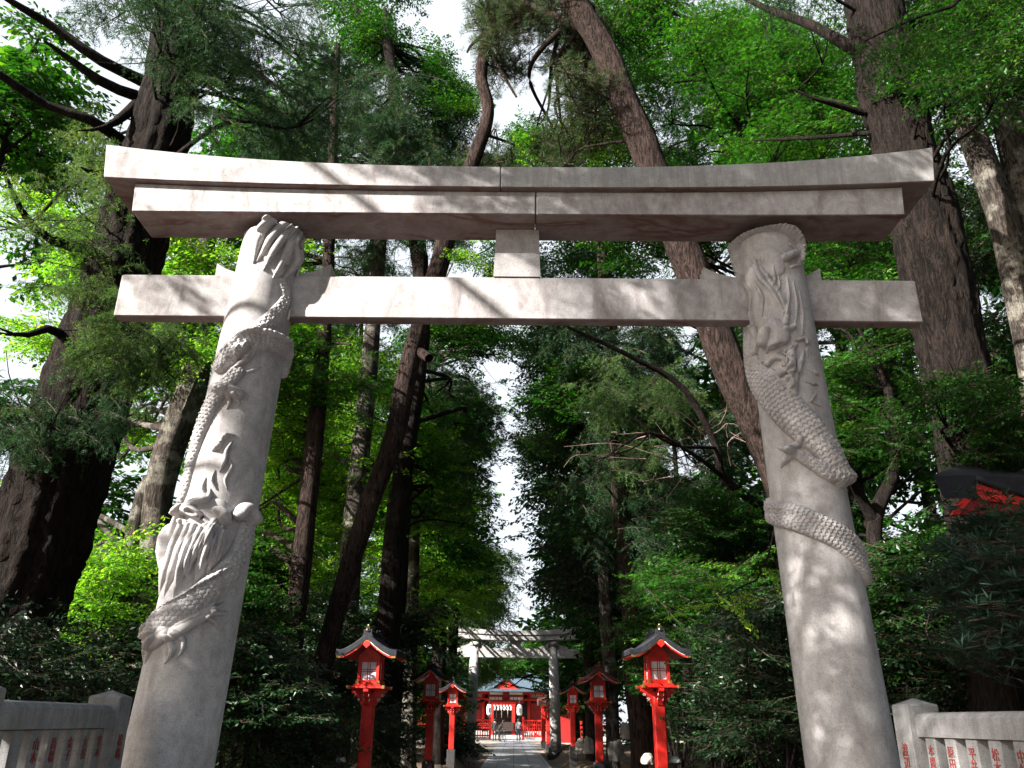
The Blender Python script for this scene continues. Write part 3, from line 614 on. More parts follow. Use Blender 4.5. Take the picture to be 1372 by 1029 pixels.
# ------------------------------------------------------------------ ground
def sheet(name, x0, x1, y0, y1, z, m, nx=2, ny=2, f=None):
    X, Y = np.meshgrid(np.linspace(x0, x1, nx), np.linspace(y0, y1, ny)); Z = np.full(X.shape, float(z))
    if f: Z = f(X, Y)
    I = np.arange(nx*ny).reshape(ny, nx); Fq = np.stack([I[:-1, :-1], I[:-1, 1:], I[1:, 1:], I[1:, :-1]], -1).reshape(-1, 4)
    return tag(link(name, np_mesh(name, np.stack([X, Y, Z], -1).reshape(-1, 3), Fq, smooth=True), None, [m]), kind='structure')
def soil(name, a, b, c):
    m, t, bs = mat(name); cc = mix(t, ramp(t, noise(t, .8, 6, .7), [(.4, 0), (.65, 1)]), a, b)
    cc = mix(t, ramp(t, noise(t, 28, 3, .7), [(.55, 0), (.62, 1)]), cc, c); t.links.new(cc, bs.inputs['Base Color']); bs.inputs['Roughness'].default_value = .95
    bump(t, bs, noise(t, 20, 6, .7), .8, .04); return m
SOIL = soil('leaf_litter', (.06, .04, .025), (.11, .075, .05), (.20, .13, .08))
GRAV = soil('sandy_gravel', (.30, .25, .20), (.40, .34, .28), (.5, .45, .38))
sheet('ground', -400, 400, -150, 600, 0, SOIL)
sheet('courtyard', -14, 16, 42, 92, .004, GRAV)
def pave():
    m, t, b = mat('paving_slabs'); tc = nd(t, 'ShaderNodeTexCoord'); br = nd(t, 'ShaderNodeTexBrick'); mp = nd(t, 'ShaderNodeMapping'); mp.inputs['Rotation'].default_value = (0, 0, math.pi/2)
    t.links.new(tc.outputs['Object'], mp.inputs[0]); t.links.new(mp.outputs[0], br.inputs['Vector'])
    br.inputs['Color1'].default_value = (.33, .33, .35, 1); br.inputs['Color2'].default_value = (.45, .44, .46, 1); br.inputs['Mortar'].default_value = (.10, .09, .08, 1)
    br.inputs['Scale'].default_value = 1; br.inputs['Mortar Size'].default_value = .014; br.inputs['Brick Width'].default_value = .95; br.inputs['Row Height'].default_value = .62
    c = mix(t, 1.0, br.outputs['Color'], ramp(t, noise(t, 2.5, 6, .7), [(.3, .6), (.7, 1.1)]), 'MULTIPLY'); t.links.new(c, b.inputs['Base Color']); b.inputs['Roughness'].default_value = .7
    bump(t, b, noise(t, 40), .3, .005); return m
sheet('path', -1.18, 1.38, -12, 80, .010, pave())
for s, nm in ((-1, 'left'), (1, 'right')):
    def f(X, Y):
        d = np.abs(X)-(1.62 if s < 0 else 1.78); e = np.clip(d/.35, 0, 1); e2 = np.clip((Y-2.5)/1.5, 0, 1)*np.clip((47-Y)/2, 0, 1)
        return -.01+(.36+.05*np.sin(X*3+Y*1.7)+.04*np.sin(Y*4.1-X*2))*e*e2+.25*np.clip((d-3)/8, 0, 1)*e2
    sheet('bank', s*(1.5 if s < 0 else 1.66) if s > 0 else -30, 30 if s > 0 else -1.5, 2, 48, 0, SOIL, 120, 200, f)
# ------------------------------------------------------------------ rocks, stump, small things
RK = stone('rock', (.16, .15, .14), (.30, .28, .26), (.08, .08, .05)); RKP = stone('pale_rock', (.40, .36, .32), (.55, .48, .42), (.2, .17, .12))
def rock(px, py, Y, w_, h_, m, label, seed):
    p = at(px, py, Y); bm = bmesh.new(); bmesh.ops.create_icosphere(bm, subdivisions=4, radius=1); V = np.array([v.co[:] for v in bm.verts])
    n = vnoise(V, 2.2, seed); V = V*(1+.22*n[:, None]+.05*vnoise(V, 7, seed+1)[:, None]); V[:, 2] = np.where(V[:, 2] < -.4, -.4, V[:, 2])
    for v, c in zip(bm.verts, V): v.co = c*[w_/2, w_/2*.8, h_/2]
    me = bpy.data.meshes.new('rock'); bm.to_mesh(me); bm.free(); me.polygons.foreach_set('use_smooth', [True]*len(me.polygons))
    o = link('rock', me, None, [m]); o.location = (p[0], p[1], p[2]); tag(o, label, 'rock', 'rocks along the bank'); return o
rock(789, 1003, 17.5, .26, .6, RKP, 'tall pale rock leaning beside the second right-hand lantern post', 3)
rock(779, 1001, 18.6, .30, .4, RKP, 'small pale rock left of the tall pale rock by the path', 5)
rock(826, 1012, 13.5, .34, .6, RK, 'grey green boulder between the two nearer right-hand lanterns', 8)
rock(838, 984, 14.5, .22, .5, RKP, 'yellowish upright stone between two tree trunks', 9)
rock(868, 1020, 9.5, .2, .22, RKP, 'pale stone at the foot of the nearest right-hand lantern', 12)
DOME = plain('frosted_dome', (.45, .52, .48), .35, .06, 6, .02)
for px, py, Y, lab in ((455, 1021, 7.0, 'low pale dome-topped garden light left of the nearest left lantern'), (905, 1022, 7.2, 'low pale dome-topped garden light right of the nearest right lantern')):
    p = at(px, py, Y); r = empty('garden_light', (p[0], p[1], 0), 0, lab, 'garden light', 'dome-topped garden lights')
    mb = MB(); mb.lathe([(.03, 0), (.03, p[2]-.03), (.07, p[2]-.02), (.07, p[2])], n=20); mb.build('stem', BASE, r)
    mb = MB(); mb.lathe([(.085, p[2]), (.085, p[2]+.02), (.07, p[2]+.055), (.04, p[2]+.078), (.001, p[2]+.085)], n=24); mb.build('dome', DOME, r)
# red posts by the path end
for k, (px, Y, h, lab) in enumerate(((728, 52, 2.4, 'tallest red post by the right edge of the path near the far torii'), (735, 44, 1.7, 'short red post with dark foot right of the path'), (740, 38, 1.35, 'shortest red post just in front of the far torii pillar'))):
    p = at(px, 980, Y); r = empty('red_post', (p[0], p[1], 0), 0, lab, 'post', 'red posts by the path')
    mb = MB(); mb.box((0, 0, .2), (.34, .34, .4), bev=.02); mb.build('foot', BASE, r)
    mb = MB(); mb.box((0, 0, .4+(h-.4)/2), (.26, .26, h-.4), bev=.02); mb.box((0, 0, h+.02), (.34, .34, .06), bev=.015); mb.build('shaft', RED, r)
# ------------------------------------------------------------------ shrine hall
SY = 80.0
def sx(px): return at(px, 950, SY)[0]
def sz(py): return at(683, py, SY)[2]
sh = empty('shrine_hall', (0, 0, 0), 0, 'red shrine hall with blue grey roof at the end of the path', 'shrine')
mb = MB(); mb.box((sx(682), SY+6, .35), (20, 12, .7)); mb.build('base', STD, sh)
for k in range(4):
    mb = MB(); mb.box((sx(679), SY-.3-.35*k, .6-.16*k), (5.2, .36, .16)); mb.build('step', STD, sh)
ze = sz(926); xc = sx(678)
mb = MB(); mb.box((xc, SY+6.2, (.7+ze)/2), (18, 10.5, ze-.7)); mb.build('wall', DARK, sh)
for i in range(9):
    if i in (4,): continue
    mb = MB(); x = xc+(i-4)*2.2; mb.tube([(x, SY+.7, .7), (x, SY+.7, ze+.1)], .17, 14); mb.build('column', RED, sh)
for z_, h_ in ((ze-.1, .35), (ze-.75, .22), (1.25, .22), (.95, .12)):
    mb = MB(); mb.box((xc-5.4, SY+.62, z_), (8.2, .25, h_)); mb.box((xc+5.4, SY+.62, z_), (8.2, .25, h_)); mb.build('tie_rail', RED, sh)
for s in (-1, 1):
    for i in range(3):
        x = xc+s*(3.3+i*2.2); mb = MB(); mb.box((x, SY+.85, 2.35), (1.8, .1, 1.7)); w_ = mb.build('lattice_window', REDD, sh)
        mb = MB(); mb.box((x, SY+.70, ze-.43), (1.85, .06, .3)); mb.build('plaster_band', GRAV, sh)
mb = MB()
for s in (-1, 1):
    mb.box((xc+s*.95, SY-.35, ze-.22), (1.25, .08, .22)); mb.box((xc+s*.95, SY-.35, sz(936)), (1.25, .08, .26))
mb.build_each('white_panel', WHT, sh)
mb = MB(); mb.box((xc+.0, SY-.28, (ze+sz(940))/2), (3.4, .1, ze-sz(940)+.35)); mb.build('porch_wall', REDD, sh)
mb = MB()
for i in range(9): mb.box((xc+(i-4)*.36, SY-.42, sz(936)), (.05, .06, .3))
mb.build_each('panel_bar', REDD, sh)
for x in (sx(659.5), sx(688)):
    mb = MB(); mb.box((x, SY-1.0, (.0+sz(941))/2), (.3, .3, sz(941))); mb.build('porch_post', RED, sh)
mb = MB(); mb.box(((sx(659)+sx(688))/2, SY-1.0, sz(942.5)), (sx(691)-sx(656), .34, .26)); mb.build('porch_beam', RED, sh)
for k in range(6):
    mb = MB(); x = sx(663+k*4.2); zt_ = sz(945); w_ = .14
    mb.add([(x-w_, SY-1.2, zt_), (x+w_*.2, SY-1.2, zt_), (x+w_, SY-1.19, zt_-.22), (x-w_*.1, SY-1.19, zt_-.22), (x+w_*.6, SY-1.2, zt_-.45), (x-w_*.5, SY-1.2, zt_-.45)], [[0, 1, 2, 3], [3, 2, 4, 5]]); mb.build('paper_streamer', WHT, sh)
for x in (sx(665.5), sx(672.5), sx(680.5)):
    mb = MB(); mb.tube([(x, SY-.9, sz(944)), (x, SY-.9, sz(962))], .035, 6); mb.build('bell_rope', GRAV, sh)
mb = MB(); mb.box((sx(674), SY-1.1, 1.1), (2.1, .7, .75), bev=.03); mb.build('offering_box', DARK, sh)
def roof_mesh(xc, yc, hw, hd, ze, zr, rw, over=.0):
    n = 10; vs = []; fs = []
    for i in range(n+1):
        t = i/n; z = ze+(zr-ze)*(t**1.5); a = hw+(rw-hw)*t; b = hd*(1-t)
        for j in range(24):
            # rectangle ring with raised corners
            u = j/24*4; k = int(u); f_ = u-k; cn = [(-1, -1), (1, -1), (1, 1), (-1, 1)]
            p, q_ = cn[k], cn[(k+1) % 4]; x = p[0]+(q_[0]-p[0])*f_; y = p[1]+(q_[1]-p[1])*f_
            lift = (max(abs(2*f_-1), 0)**4)*.35*(1-t)**2
            vs.append((xc+x*a, yc+y*max(b, .01), z+lift))
    for i in range(n):
        for j in range(24): fs.append([i*24+j, i*24+(j+1) % 24, (i+1)*24+(j+1) % 24, (i+1)*24+j])
    mb = MB(); mb.add(vs, fs, 0, True); mb.add([(v[0], v[1], v[2]-.22) for v in vs[:24]]+vs[:24], [[j, (j+1) % 24, 24+(j+1) % 24, 24+j] for j in range(24)]+[list(range(23, -1, -1))]); return mb
mb = roof_mesh(xc, SY+6, 11.0, 8.2, ze+.12, ze+2.7, 7.5); rf = mb.build('roof', BLUER, sh)
mb = MB(); mb.box((xc, SY+6, ze+2.85), (15.2, .5, .5), bev=.08); mb.build('ridge', ROOF, rf)
zg = sz(924); gw = sx(690)-sx(660)
pr = [(xc-1.9, zg-.05), (xc-1.2, zg+.12), (xc-.6, zg+.62), (xc, zg+1.15), (xc+.6, zg+.62), (xc+1.2, zg+.12), (xc+1.9, zg-.05)]
mb = MB(); mb.prism(pr+[(xc+1.7, zg-.2), (xc, zg+.85), (xc-1.7, zg-.2)], SY-2.0, SY+2.5); mb.build('porch_roof', ROOF, sh)
mb = MB(); mb.prism([(xc-1.25, zg-.1), (xc+1.25, zg-.1), (xc, zg+.78)], SY-1.8, SY+2.2); g = mb.build('gable', RED, sh)
mb = MB(); mb.prism([(xc-.2, zg+.2), (xc+.2, zg+.2), (xc, zg+.55)], SY-1.86, SY-1.82); mb.build('gable_fitting', GOLD, g)
for s in (-1, 1):
    x = sx(656.5) if s < 0 else sx(696); y_ = SY-2.0
    hl = empty('paper_lantern', (x, y_, 0), 0, 'white paper lantern %s the shrine entrance' % ('left of' if s < 0 else 'right of'), 'lantern', 'white paper lanterns flanking the entrance')
    mb = MB(); mb.lathe([(.1, 2.05), (.2, 2.08), (.25, 2.25), (.25, 2.75), (.2, 2.95), (.1, 3.0)], n=18); mb.build('shade', WHT, hl)
    mb = MB(); mb.lathe([(.15, 1.9), (.15, 1.96)], n=14); mb.lathe([(.15, 3.02), (.17, 3.1)], n=14); mb.tube([(0, .42, 0), (0, .42, 3.3), (0, 0, 3.3), (0, 0, 3.1)], .04, 6); mb.build('stand', DARK, hl)
    mb = MB(); mb.box((-.0, -.25, 2.5), (.12, .01, .45)); mb.build('emblem_band', BASE, hl)
for xa, xb, lab in ((sx(628), sx(657), 'low red picket fence left of the distant people'), (sx(701), sx(728), 'low red picket fence right of the distant people')):
    r = empty('picket_fence', (0, 0, 0), 0, lab, 'fence', 'low red picket fences before the shrine'); y_ = SY-5
    k_ = (y_+5.5)/(SY+5.5); xa *= k_; xb *= k_
    for z_ in (.35, 1.25, 1.62):
        mb = MB(); mb.box(((xa+xb)/2, y_, z_), (xb-xa, .1, .12)); mb.build('rail', RED, r)
    mb = MB(); mb.box(((xa+xb)/2, y_+.01, .12), (xb-xa, .3, .24)); mb.build('footing', STD, r)
    n = int((xb-xa)/.2)
    for i in range(n+1):
        mb = MB(); x = xa+(xb-xa)*i/n; big = i in (0, n)
        mb.box((x, y_-.06, (.85 if not big else 1.0)), (.2 if big else .09, .05 if not big else .2, (1.3 if not big else 1.9))); mb.build('post' if big else 'picket', RED, r)
# side building roof seen low right of the far torii
sb = empty('side_building', (0, 0, 0), 0, 'low building with upturned grey roof between far torii pillar and shrine', 'building')
p = at(728, 940, 66); p[0] += 1.6
mb = MB(); mb.box((p[0]+1.2, 68, 1.4), (3.6, 3, 2.8)); mb.build('wall', REDD, sb)
roof_mesh(p[0]+1.0, 67.8, 3.0, 2.4, 3.0, 4.2, 1.2).build('roof', ROOFR, sb)
# wayside shrine roof at the right edge
ws = empty('wayside_shrine', (0, 0, 0), 0, 'small shrine with dark roof and bright red eaves at the right edge among leaves', 'small shrine')
WY = 1.6
a = at(1252, 648, WY); b = at(1274, 692, WY); c = at(1372, 655, WY)
X0 = a[0]; ZR = at(1300, 640, WY)[2]; ZB = at(1290, 690, WY)[2]
mb = MB(); mb.add([(X0, WY, ZR+.02), (X0+1.9, WY, ZR-.0), (X0+1.9, WY+1.3, ZR+.45), (X0+.95, WY+1.3, ZR+.5), (X0+.06, WY, ZR-.19), (X0+1.9, WY, ZR-.15), (X0+1.9, WY+1.3, ZR+.3), (X0+1.0, WY+1.3, ZR+.3)],
                  [[0, 1, 2, 3], [7, 6, 5, 4], [0, 4, 5, 1], [1, 5, 6, 2], [2, 6, 7, 3], [3, 7, 4, 0]]); mb.build('roof', ROOF, ws)
mb = MB(); t = np.linspace(0, 1, 7)
mb.tube([(X0+.36+.46*u, WY-.03, ZR-.01-.16*u**.8) for u in t], [.035]*7, 6); mb.build('bargeboard', ROOF, ws)
mb = MB(); mb.prism([(X0+.36, ZR-.06), (X0+.36, ZR-.20), (X0+.86, ZR-.27), (X0+.86, ZR-.16), (X0+.6, ZR-.11)], WY-.02, WY+.03)
mb.prism([(X0+.10, ZB+.0), (X0+.16, ZB+.0), (X0+.30, ZR-.19), (X0+.22, ZR-.19)], WY-.0, WY+.05); mb.build('eave_board', RED, ws)
mb = MB(); mb.add([(X0+.16, WY+.03, ZB+.01), (X0+1.9, WY+.03, ZB+.04), (X0+1.9, WY+.03, ZR-.16), (X0+.29, WY+.03, ZR-.2), (X0+.85, WY+.9, ZB+.1), (X0+1.9, WY+.9, ZB+.1), (X0+1.9, WY+.9, ZR), (X0+.95, WY+.9, ZR)],
                  [[3, 2, 1, 0], [0, 1, 5, 4], [4, 5, 6, 7], [1, 2, 6, 5], [2, 3, 7, 6], [3, 0, 4, 7]]); mb.build('red_panel', REDD, ws)
mb = MB(); mb.box((X0+1.5, WY+.5, ZB/2), (.9, .6, ZB)); mb.build('cabinet', DARK, ws)
# ------------------------------------------------------------------ people
CLB = plain('black_cloth', (.018, .018, .022), .9); CLJ = plain('denim', (.07, .10, .18), .9); CLG = plain('grey_shirt', (.42, .46, .52), .9); SKN = plain('skin', (.45, .27, .19), .6); HAIR = plain('hair', (.02, .015, .013), .6)
def person(loc, rz, J, label, mats, hair_long=False):
    # J: joint dict; one skinned body, colours by height through material slots
    ed = [('pel', 'che'), ('che', 'nek'), ('nek', 'hed'), ('hed', 'top'), ('che', 'sl'), ('sl', 'el'), ('el', 'hl'), ('che', 'sr'), ('sr', 'er'), ('er', 'hr'), ('pel', 'pl'), ('pl', 'kl'), ('kl', 'al'), ('al', 'tl'), ('pel', 'pr'), ('pr', 'kr'), ('kr', 'ar'), ('ar', 'tr')]
    rad = dict(pel=.15, che=.16, nek=.06, hed=.095, top=.07, sl=.065, el=.045, hl=.04, sr=.065, er=.045, hr=.04, pl=.095, kl=.062, al=.045, tl=.04, pr=.095, kr=.062, ar=.045, tr=.04)
    ks = list(J); me = bpy.data.meshes.new('person'); me.from_pydata([J[k] for k in ks], [(ks.index(a), ks.index(b)) for a, b in ed], [])
    o = bpy.data.objects.new('tmp', me); COL.objects.link(o); o.modifiers.new('s', 'SKIN'); o.modifiers.new('d', 'SUBSURF').levels = 2
    for i, k in enumerate(ks): me.skin_vertices[0].data[i].radius = (rad[k], rad[k]*.85); me.skin_vertices[0].data[i].use_root = (k == 'pel')
    bpy.context.view_layer.update(); m2 = bpy.data.meshes.new_from_object(o.evaluated_get(bpy.context.evaluated_depsgraph_get())); bpy.data.objects.remove(o)
    for m in mats: m2.materials.append(m)       # 0 top, 1 trousers, 2 skin
    hz = Vector(J['hed']); pel = J['pel'][2]
    for p in m2.polygons:
        c = p.center; p.use_smooth = True
        if (c-hz).length < .16 or any((c-Vector(J[k])).length < .07 for k in ('hl', 'hr')): p.material_index = 2
        elif c.z < pel+.02 and min((c-Vector(J[k])).length for k in ('sl', 'el', 'sr', 'er')) > .1: p.material_index = 1
    b = link('person', m2, None); b.location = loc; b.rotation_euler = (0, 0, rz); tag(b, label, 'person', 'visitors before the shrine')
    bm = bmesh.new(); bmesh.ops.create_uvsphere(bm, u_segments=14, v_segments=10, radius=.115)
    t = Vector(J['top']); d = (t-hz).normalized()
    for v in bm.verts: v.co = Vector((v.co.x, v.co.y*1.05+.02, v.co.z*1.0))+hz+d*.045
    hm = bpy.data.meshes.new('hair'); bm.to_mesh(hm); bm.free(); link('hair', hm, b, [HAIR]); return b
def pose(lean=0.0, step=.0, armf=.1):
    c, s = math.cos(lean), math.sin(lean); f = lambda x, y, z: (x, .0-(z-.95)*s+y, .95+(z-.95)*c)
    return dict(pel=(0, 0, .95), che=f(0, 0, 1.28), nek=f(0, 0, 1.47), hed=f(0, -.02, 1.58), top=f(0, -.01, 1.70), sl=f(-.17, 0, 1.40), el=f(-.23, -.02-armf*.5, 1.14), hl=f(-.22, -.1-armf, .92),
                sr=f(.17, 0, 1.40), er=f(.23, -.02-armf*.5, 1.14), hr=f(.22, -.1-armf, .92), pl=(-.09, 0, .88), kl=(-.10, -.02-step, .48), al=(-.10, step*.9, .08), tl=(-.11, step*.9-.14, .04),
                pr=(.09, 0, .88), kr=(.10, -.02+step*.5, .48), ar=(.10, -step*.8+.0, .08), tr=(.11, -step*.8-.14, .04))
PY = 69.0
def ppos(px): p = at(px, 985, PY); return (p[0], PY, .012)
person(ppos(662.5), R(170), pose(.06), 'person in black standing upright, leftmost of the distant visitors', (CLB, CLB, SKN))
person(ppos(668.5), R(100), pose(.55, .05, .2), 'person in black bending forward beside a bicycle on the path', (CLB, CLB, SKN))
pg = person(ppos(694.5), R(176), pose(.02, .14), 'person in grey shirt and jeans walking towards the shrine, right of the path', (CLG, CLJ, SKN))
p = ppos(699); mb = MB(); mb.box((p[0], PY+.05, 1.02), (.16, .3, .42), bev=.04); bg_ = mb.build('shoulder_bag', CLB); tag(bg_, 'dark bag hanging at the side of the person in grey shirt', 'bag')
bk = empty('bicycle', (ppos(674)[0], PY-.3, 0), R(75), 'small dark bicycle on the path between the distant visitors', 'bicycle')
for x in (-.5, .5):
    mb = MB(); mb.tube([(x+.31*math.cos(t), 0, .33+.31*math.sin(t)) for t in np.linspace(0, 2*math.pi, 25)], .02, 6, cap=False); wl = mb.build('wheel', BASE, bk)
mb = MB()
for a_, b_ in (((-.5, 0, .33), (-.15, 0, .33)), ((-.15, 0, .33), (-.25, 0, .78)), ((-.25, 0, .72), (.38, 0, .75)), ((-.15, 0, .33), (.38, 0, .68)), ((.36, 0, .88), (.5, 0, .33)), ((-.5, 0, .33), (-.24, 0, .72))): mb.tube([a_, b_], .018, 6)
mb.build('frame', BASE, bk)
mb = MB(); mb.tube([(.3, -.25, .95), (.38, 0, .92), (.3, .25, .95)], .015, 6); mb.build('handlebar', BASE, bk)
mb = MB(); mb.box((-.26, 0, .82), (.24, .12, .05), bev=.015); mb.build('saddle', BASE, bk)
# ------------------------------------------------------------------ foliage
def rot_z(a): c, s = math.cos(a), math.sin(a); return np.array([[c, -s, 0], [s, c, 0], [0, 0, 1]])
def leaf_quads(P, D, N, L, W, lobes=1):
    """P base points, D directions, N normals -> rhombic leaves"""
    D = D/np.linalg.norm(D, axis=1)[:, None]; Sd = np.cross(D, N); Sd /= np.linalg.norm(Sd, axis=1)[:, None]+1e-9; Nn = np.cross(Sd, D)
    out = []
    for k in range(lobes):
        a = (0, .85, -.85)[k]; l = L*(1, .72, .72)[k]; ww = W*(1, .8, .8)[k]
        d = D*math.cos(a)+Sd*math.sin(a); s = np.cross(d, Nn)
        l = l[:, None]; ww = ww[:, None]
        out.append(np.stack([P, P+d*l*.5+s*ww*.5-Nn*l*.05, P+d*l-Nn*l*.16, P+d*l*.5-s*ww*.5-Nn*l*.05], 1))
    return np.concatenate(out, 0)
def strip(P0, P1, r):                   # a twig as a crossed pair of thin quads
    d = P1-P0; a = np.cross(d, [0.1, .2, 1.0]); a /= np.linalg.norm(a, axis=1)[:, None]+1e-9; b = np.cross(d, a); b /= np.linalg.norm(b, axis=1)[:, None]+1e-9
    q = []
    for s in (a, b): q.append(np.stack([P0-s*r, P0+s*r, P1+s*r*.5, P1-s*r*.5], 1))
    return np.concatenate(q, 0)
def make_bough(kind, g):
    if kind == 'needle':                # drooping cedar spray, 1 m long
        n = 15; t = g.uniform(.1, 1, n); side = g.choice([-1, 1], n)
        base = np.stack([t, np.zeros(n), -.25*t**2+.05*t], 1)
        dr = np.stack([g.uniform(.1, .6, n), side*g.uniform(.3, .9, n), g.uniform(-.75, -.1, n)], 1); ln = g.uniform(.22, .5, n)*(1.15-.5*t)
        P, D = [], []
        for i in range(n):
            m = int(26*ln[i]/.4)+6; u = g.uniform(0, 1, m); p = base[i]+dr[i]*ln[i]*u[:, None]; p[:, 2] -= .16*ln[i]*u**2*2
            v = g.normal(size=(m, 3)); v += dr[i]*1.1; v[:, 2] -= .25; P.append(p); D.append(v)
        m = 40; u = g.uniform(.1, 1, m); P.append(np.stack([u, np.zeros(m), -.25*u**2+.05*u], 1)); D.append(g.normal(size=(m, 3))+[.6, 0, -.1])
        P = np.concatenate(P); D = np.concatenate(D); k = len(P)
        lf = leaf_quads(P, D, g.normal(size=(k, 3)), g.uniform(.05, .085, k), g.uniform(.007, .012, k))
        tw = strip(base, base+dr*ln[:, None]*.9, .003)
        uu = np.linspace(0, 1, 6); mp = np.stack([uu, 0*uu, -.25*uu**2+.05*uu], 1); tw = np.concatenate([tw, strip(mp[:-1], mp[1:], .007)])
        return lf, tw
    if kind == 'pine':                  # tufts of long needles
        n = 11; c = np.stack([g.uniform(.1, 1, n), g.uniform(-.35, .35, n), g.uniform(-.12, .2, n)], 1); P, D = [], []
        for i in range(n):
            m = 30; P.append(np.repeat(c[i:i+1], m, 0)+g.normal(size=(m, 3))*.02); D.append(g.normal(size=(m, 3))+[.3, 0, .3])
        P = np.concatenate(P); D = np.concatenate(D); k = len(P)
        lf = leaf_quads(P, D, g.normal(size=(k, 3)), g.uniform(.09, .14, k), g.uniform(.006, .009, k))
        return lf, np.concatenate([strip(np.stack([c[:, 0]*.6, 0*c[:, 1], 0*c[:, 2]], 1), c, .006), strip(np.array([[0, 0, 0.]]), np.array([[.9, 0, 0.]]), .012)])
    # flat leafy sprays
    lob = 3 if kind == 'maple' else 1
    n = 12; t = np.linspace(.08, 1, n); side = np.where(np.arange(n) % 2, 1, -1)
    base = np.stack([t, .04*np.sin(t*6), -.10*t**2], 1); ln = g.uniform(.25, .48, n)*(1.2-.6*t)
    dr = np.stack([g.uniform(.5, 1, n), side*g.uniform(.6, 1, n), g.uniform(-.3, .12, n)], 1); P, D, N = [], [], []
    for i in range(n):
        m = {'maple': 8, 'leaf': 12, 'glossy': 12, 'oleander': 12}[kind]; u = np.linspace(.1, 1, m); p = base[i]+dr[i]*ln[i]*u[:, None]+g.normal(size=(m, 3))*.018
        v = dr[i]*.6+np.cross(dr[i], [0, 0, 1.])*np.where(np.arange(m) % 2, 1, -1)[:, None]*.9+g.normal(size=(m, 3))*.3; v[:, 2] -= .28
        P.append(p); D.append(v); N.append(np.array([0, 0, 1.])+g.normal(size=(m, 3))*(.35 if kind != 'glossy' else .6))
    P = np.concatenate(P); D = np.concatenate(D); N = np.concatenate(N); k = len(P)
    Ls, Wr = {'maple': (.075, .30), 'leaf': (.085, .50), 'glossy': (.085, .40), 'oleander': (.16, .16)}[kind]
    if kind == 'oleander':
        D = g.normal(size=(k, 3)); D[:, 2] = np.abs(D[:, 2])*.5+.1; P = base[g.integers(0, n, k)]+dr[g.integers(0, n, k)]*.2
        P = np.repeat(base+dr*ln[:, None]*.8, 12, 0)
    L = g.uniform(.7, 1.2, k)*Ls; lf = leaf_quads(P, D, N, L, L*Wr, lob)
    return lf, np.concatenate([strip(base, base+dr*ln[:, None], .003), strip(base[:-1], base[1:], .006)])
PROTO = {}
for kd in ('needle', 'pine', 'maple', 'leaf', 'glossy', 'oleander'):
    PROTO[kd] = [make_bough(kd, np.random.default_rng(50+i)) for i in range(4)]
KIND = {'ced': ('needle', L_CED), 'pale': ('needle', L_PALE), 'pin': ('pine', L_PIN), 'map': ('maple', L_MAP), 'bri': ('leaf', L_BRI), 'drk': ('leaf', L_DRK), 'mid': ('leaf', L_MAP), 'cam': ('glossy', L_CAM), 'ole': ('oleander', L_OLE)}
NLEAF = 0
def crown_mesh(name, C, kind, g, origin=(0, 0, 0), leafscale=1.0):
    """C rows: x y z yaw pitch scale"""
    global NLEAF
    proto, lm = KIND[kind]; C = np.asarray(C); Q = []; MI = []; RN = []
    which = g.integers(0, 4, len(C))
    for k in range(4):
        c = C[which == k]
        if not len(c): continue
        cy, sy, cp, sp = np.cos(c[:, 3]), np.sin(c[:, 3]), np.cos(c[:, 4]), np.sin(c[:, 4])
        Rm = np.zeros((len(c), 3, 3)); Rm[:, 0, 0] = cy*cp; Rm[:, 0, 1] = -sy; Rm[:, 0, 2] = -cy*sp; Rm[:, 1, 0] = sy*cp; Rm[:, 1, 1] = cy; Rm[:, 1, 2] = -sy*sp; Rm[:, 2, 0] = sp; Rm[:, 2, 2] = cp
        for part, mi in ((0, 0), (1, 1)):
            q = PROTO[proto][k][part]
            if part == 0 and leafscale != 1.0:
                b = q[:, :1]; keep = g.random(len(q)) < 1/leafscale**1.2; q = (b+(q-b)*leafscale)[keep]
            X = np.einsum('nij,mkj->nmki', Rm, q)*c[:, 5][:, None, None, None]+c[:, None, None, :3]
            r = np.clip(g.normal(.45, .22, (len(c), len(q)))+g.normal(0, .18, len(c))[:, None], 0, 1)
            Q.append(X.reshape(-1, 4, 3)); MI.append(np.full(len(c)*len(q), mi)); RN.append(np.repeat(r.reshape(-1), 4))
    Q = np.concatenate(Q); n = len(Q); NLEAF += n; V = Q.reshape(-1, 3)-np.asarray(origin)
    me = np_mesh(name, V, np.arange(n*4).reshape(n, 4), np.concatenate(MI), np.concatenate(RN)); me.materials.append(lm); me.materials.append(TW); return me
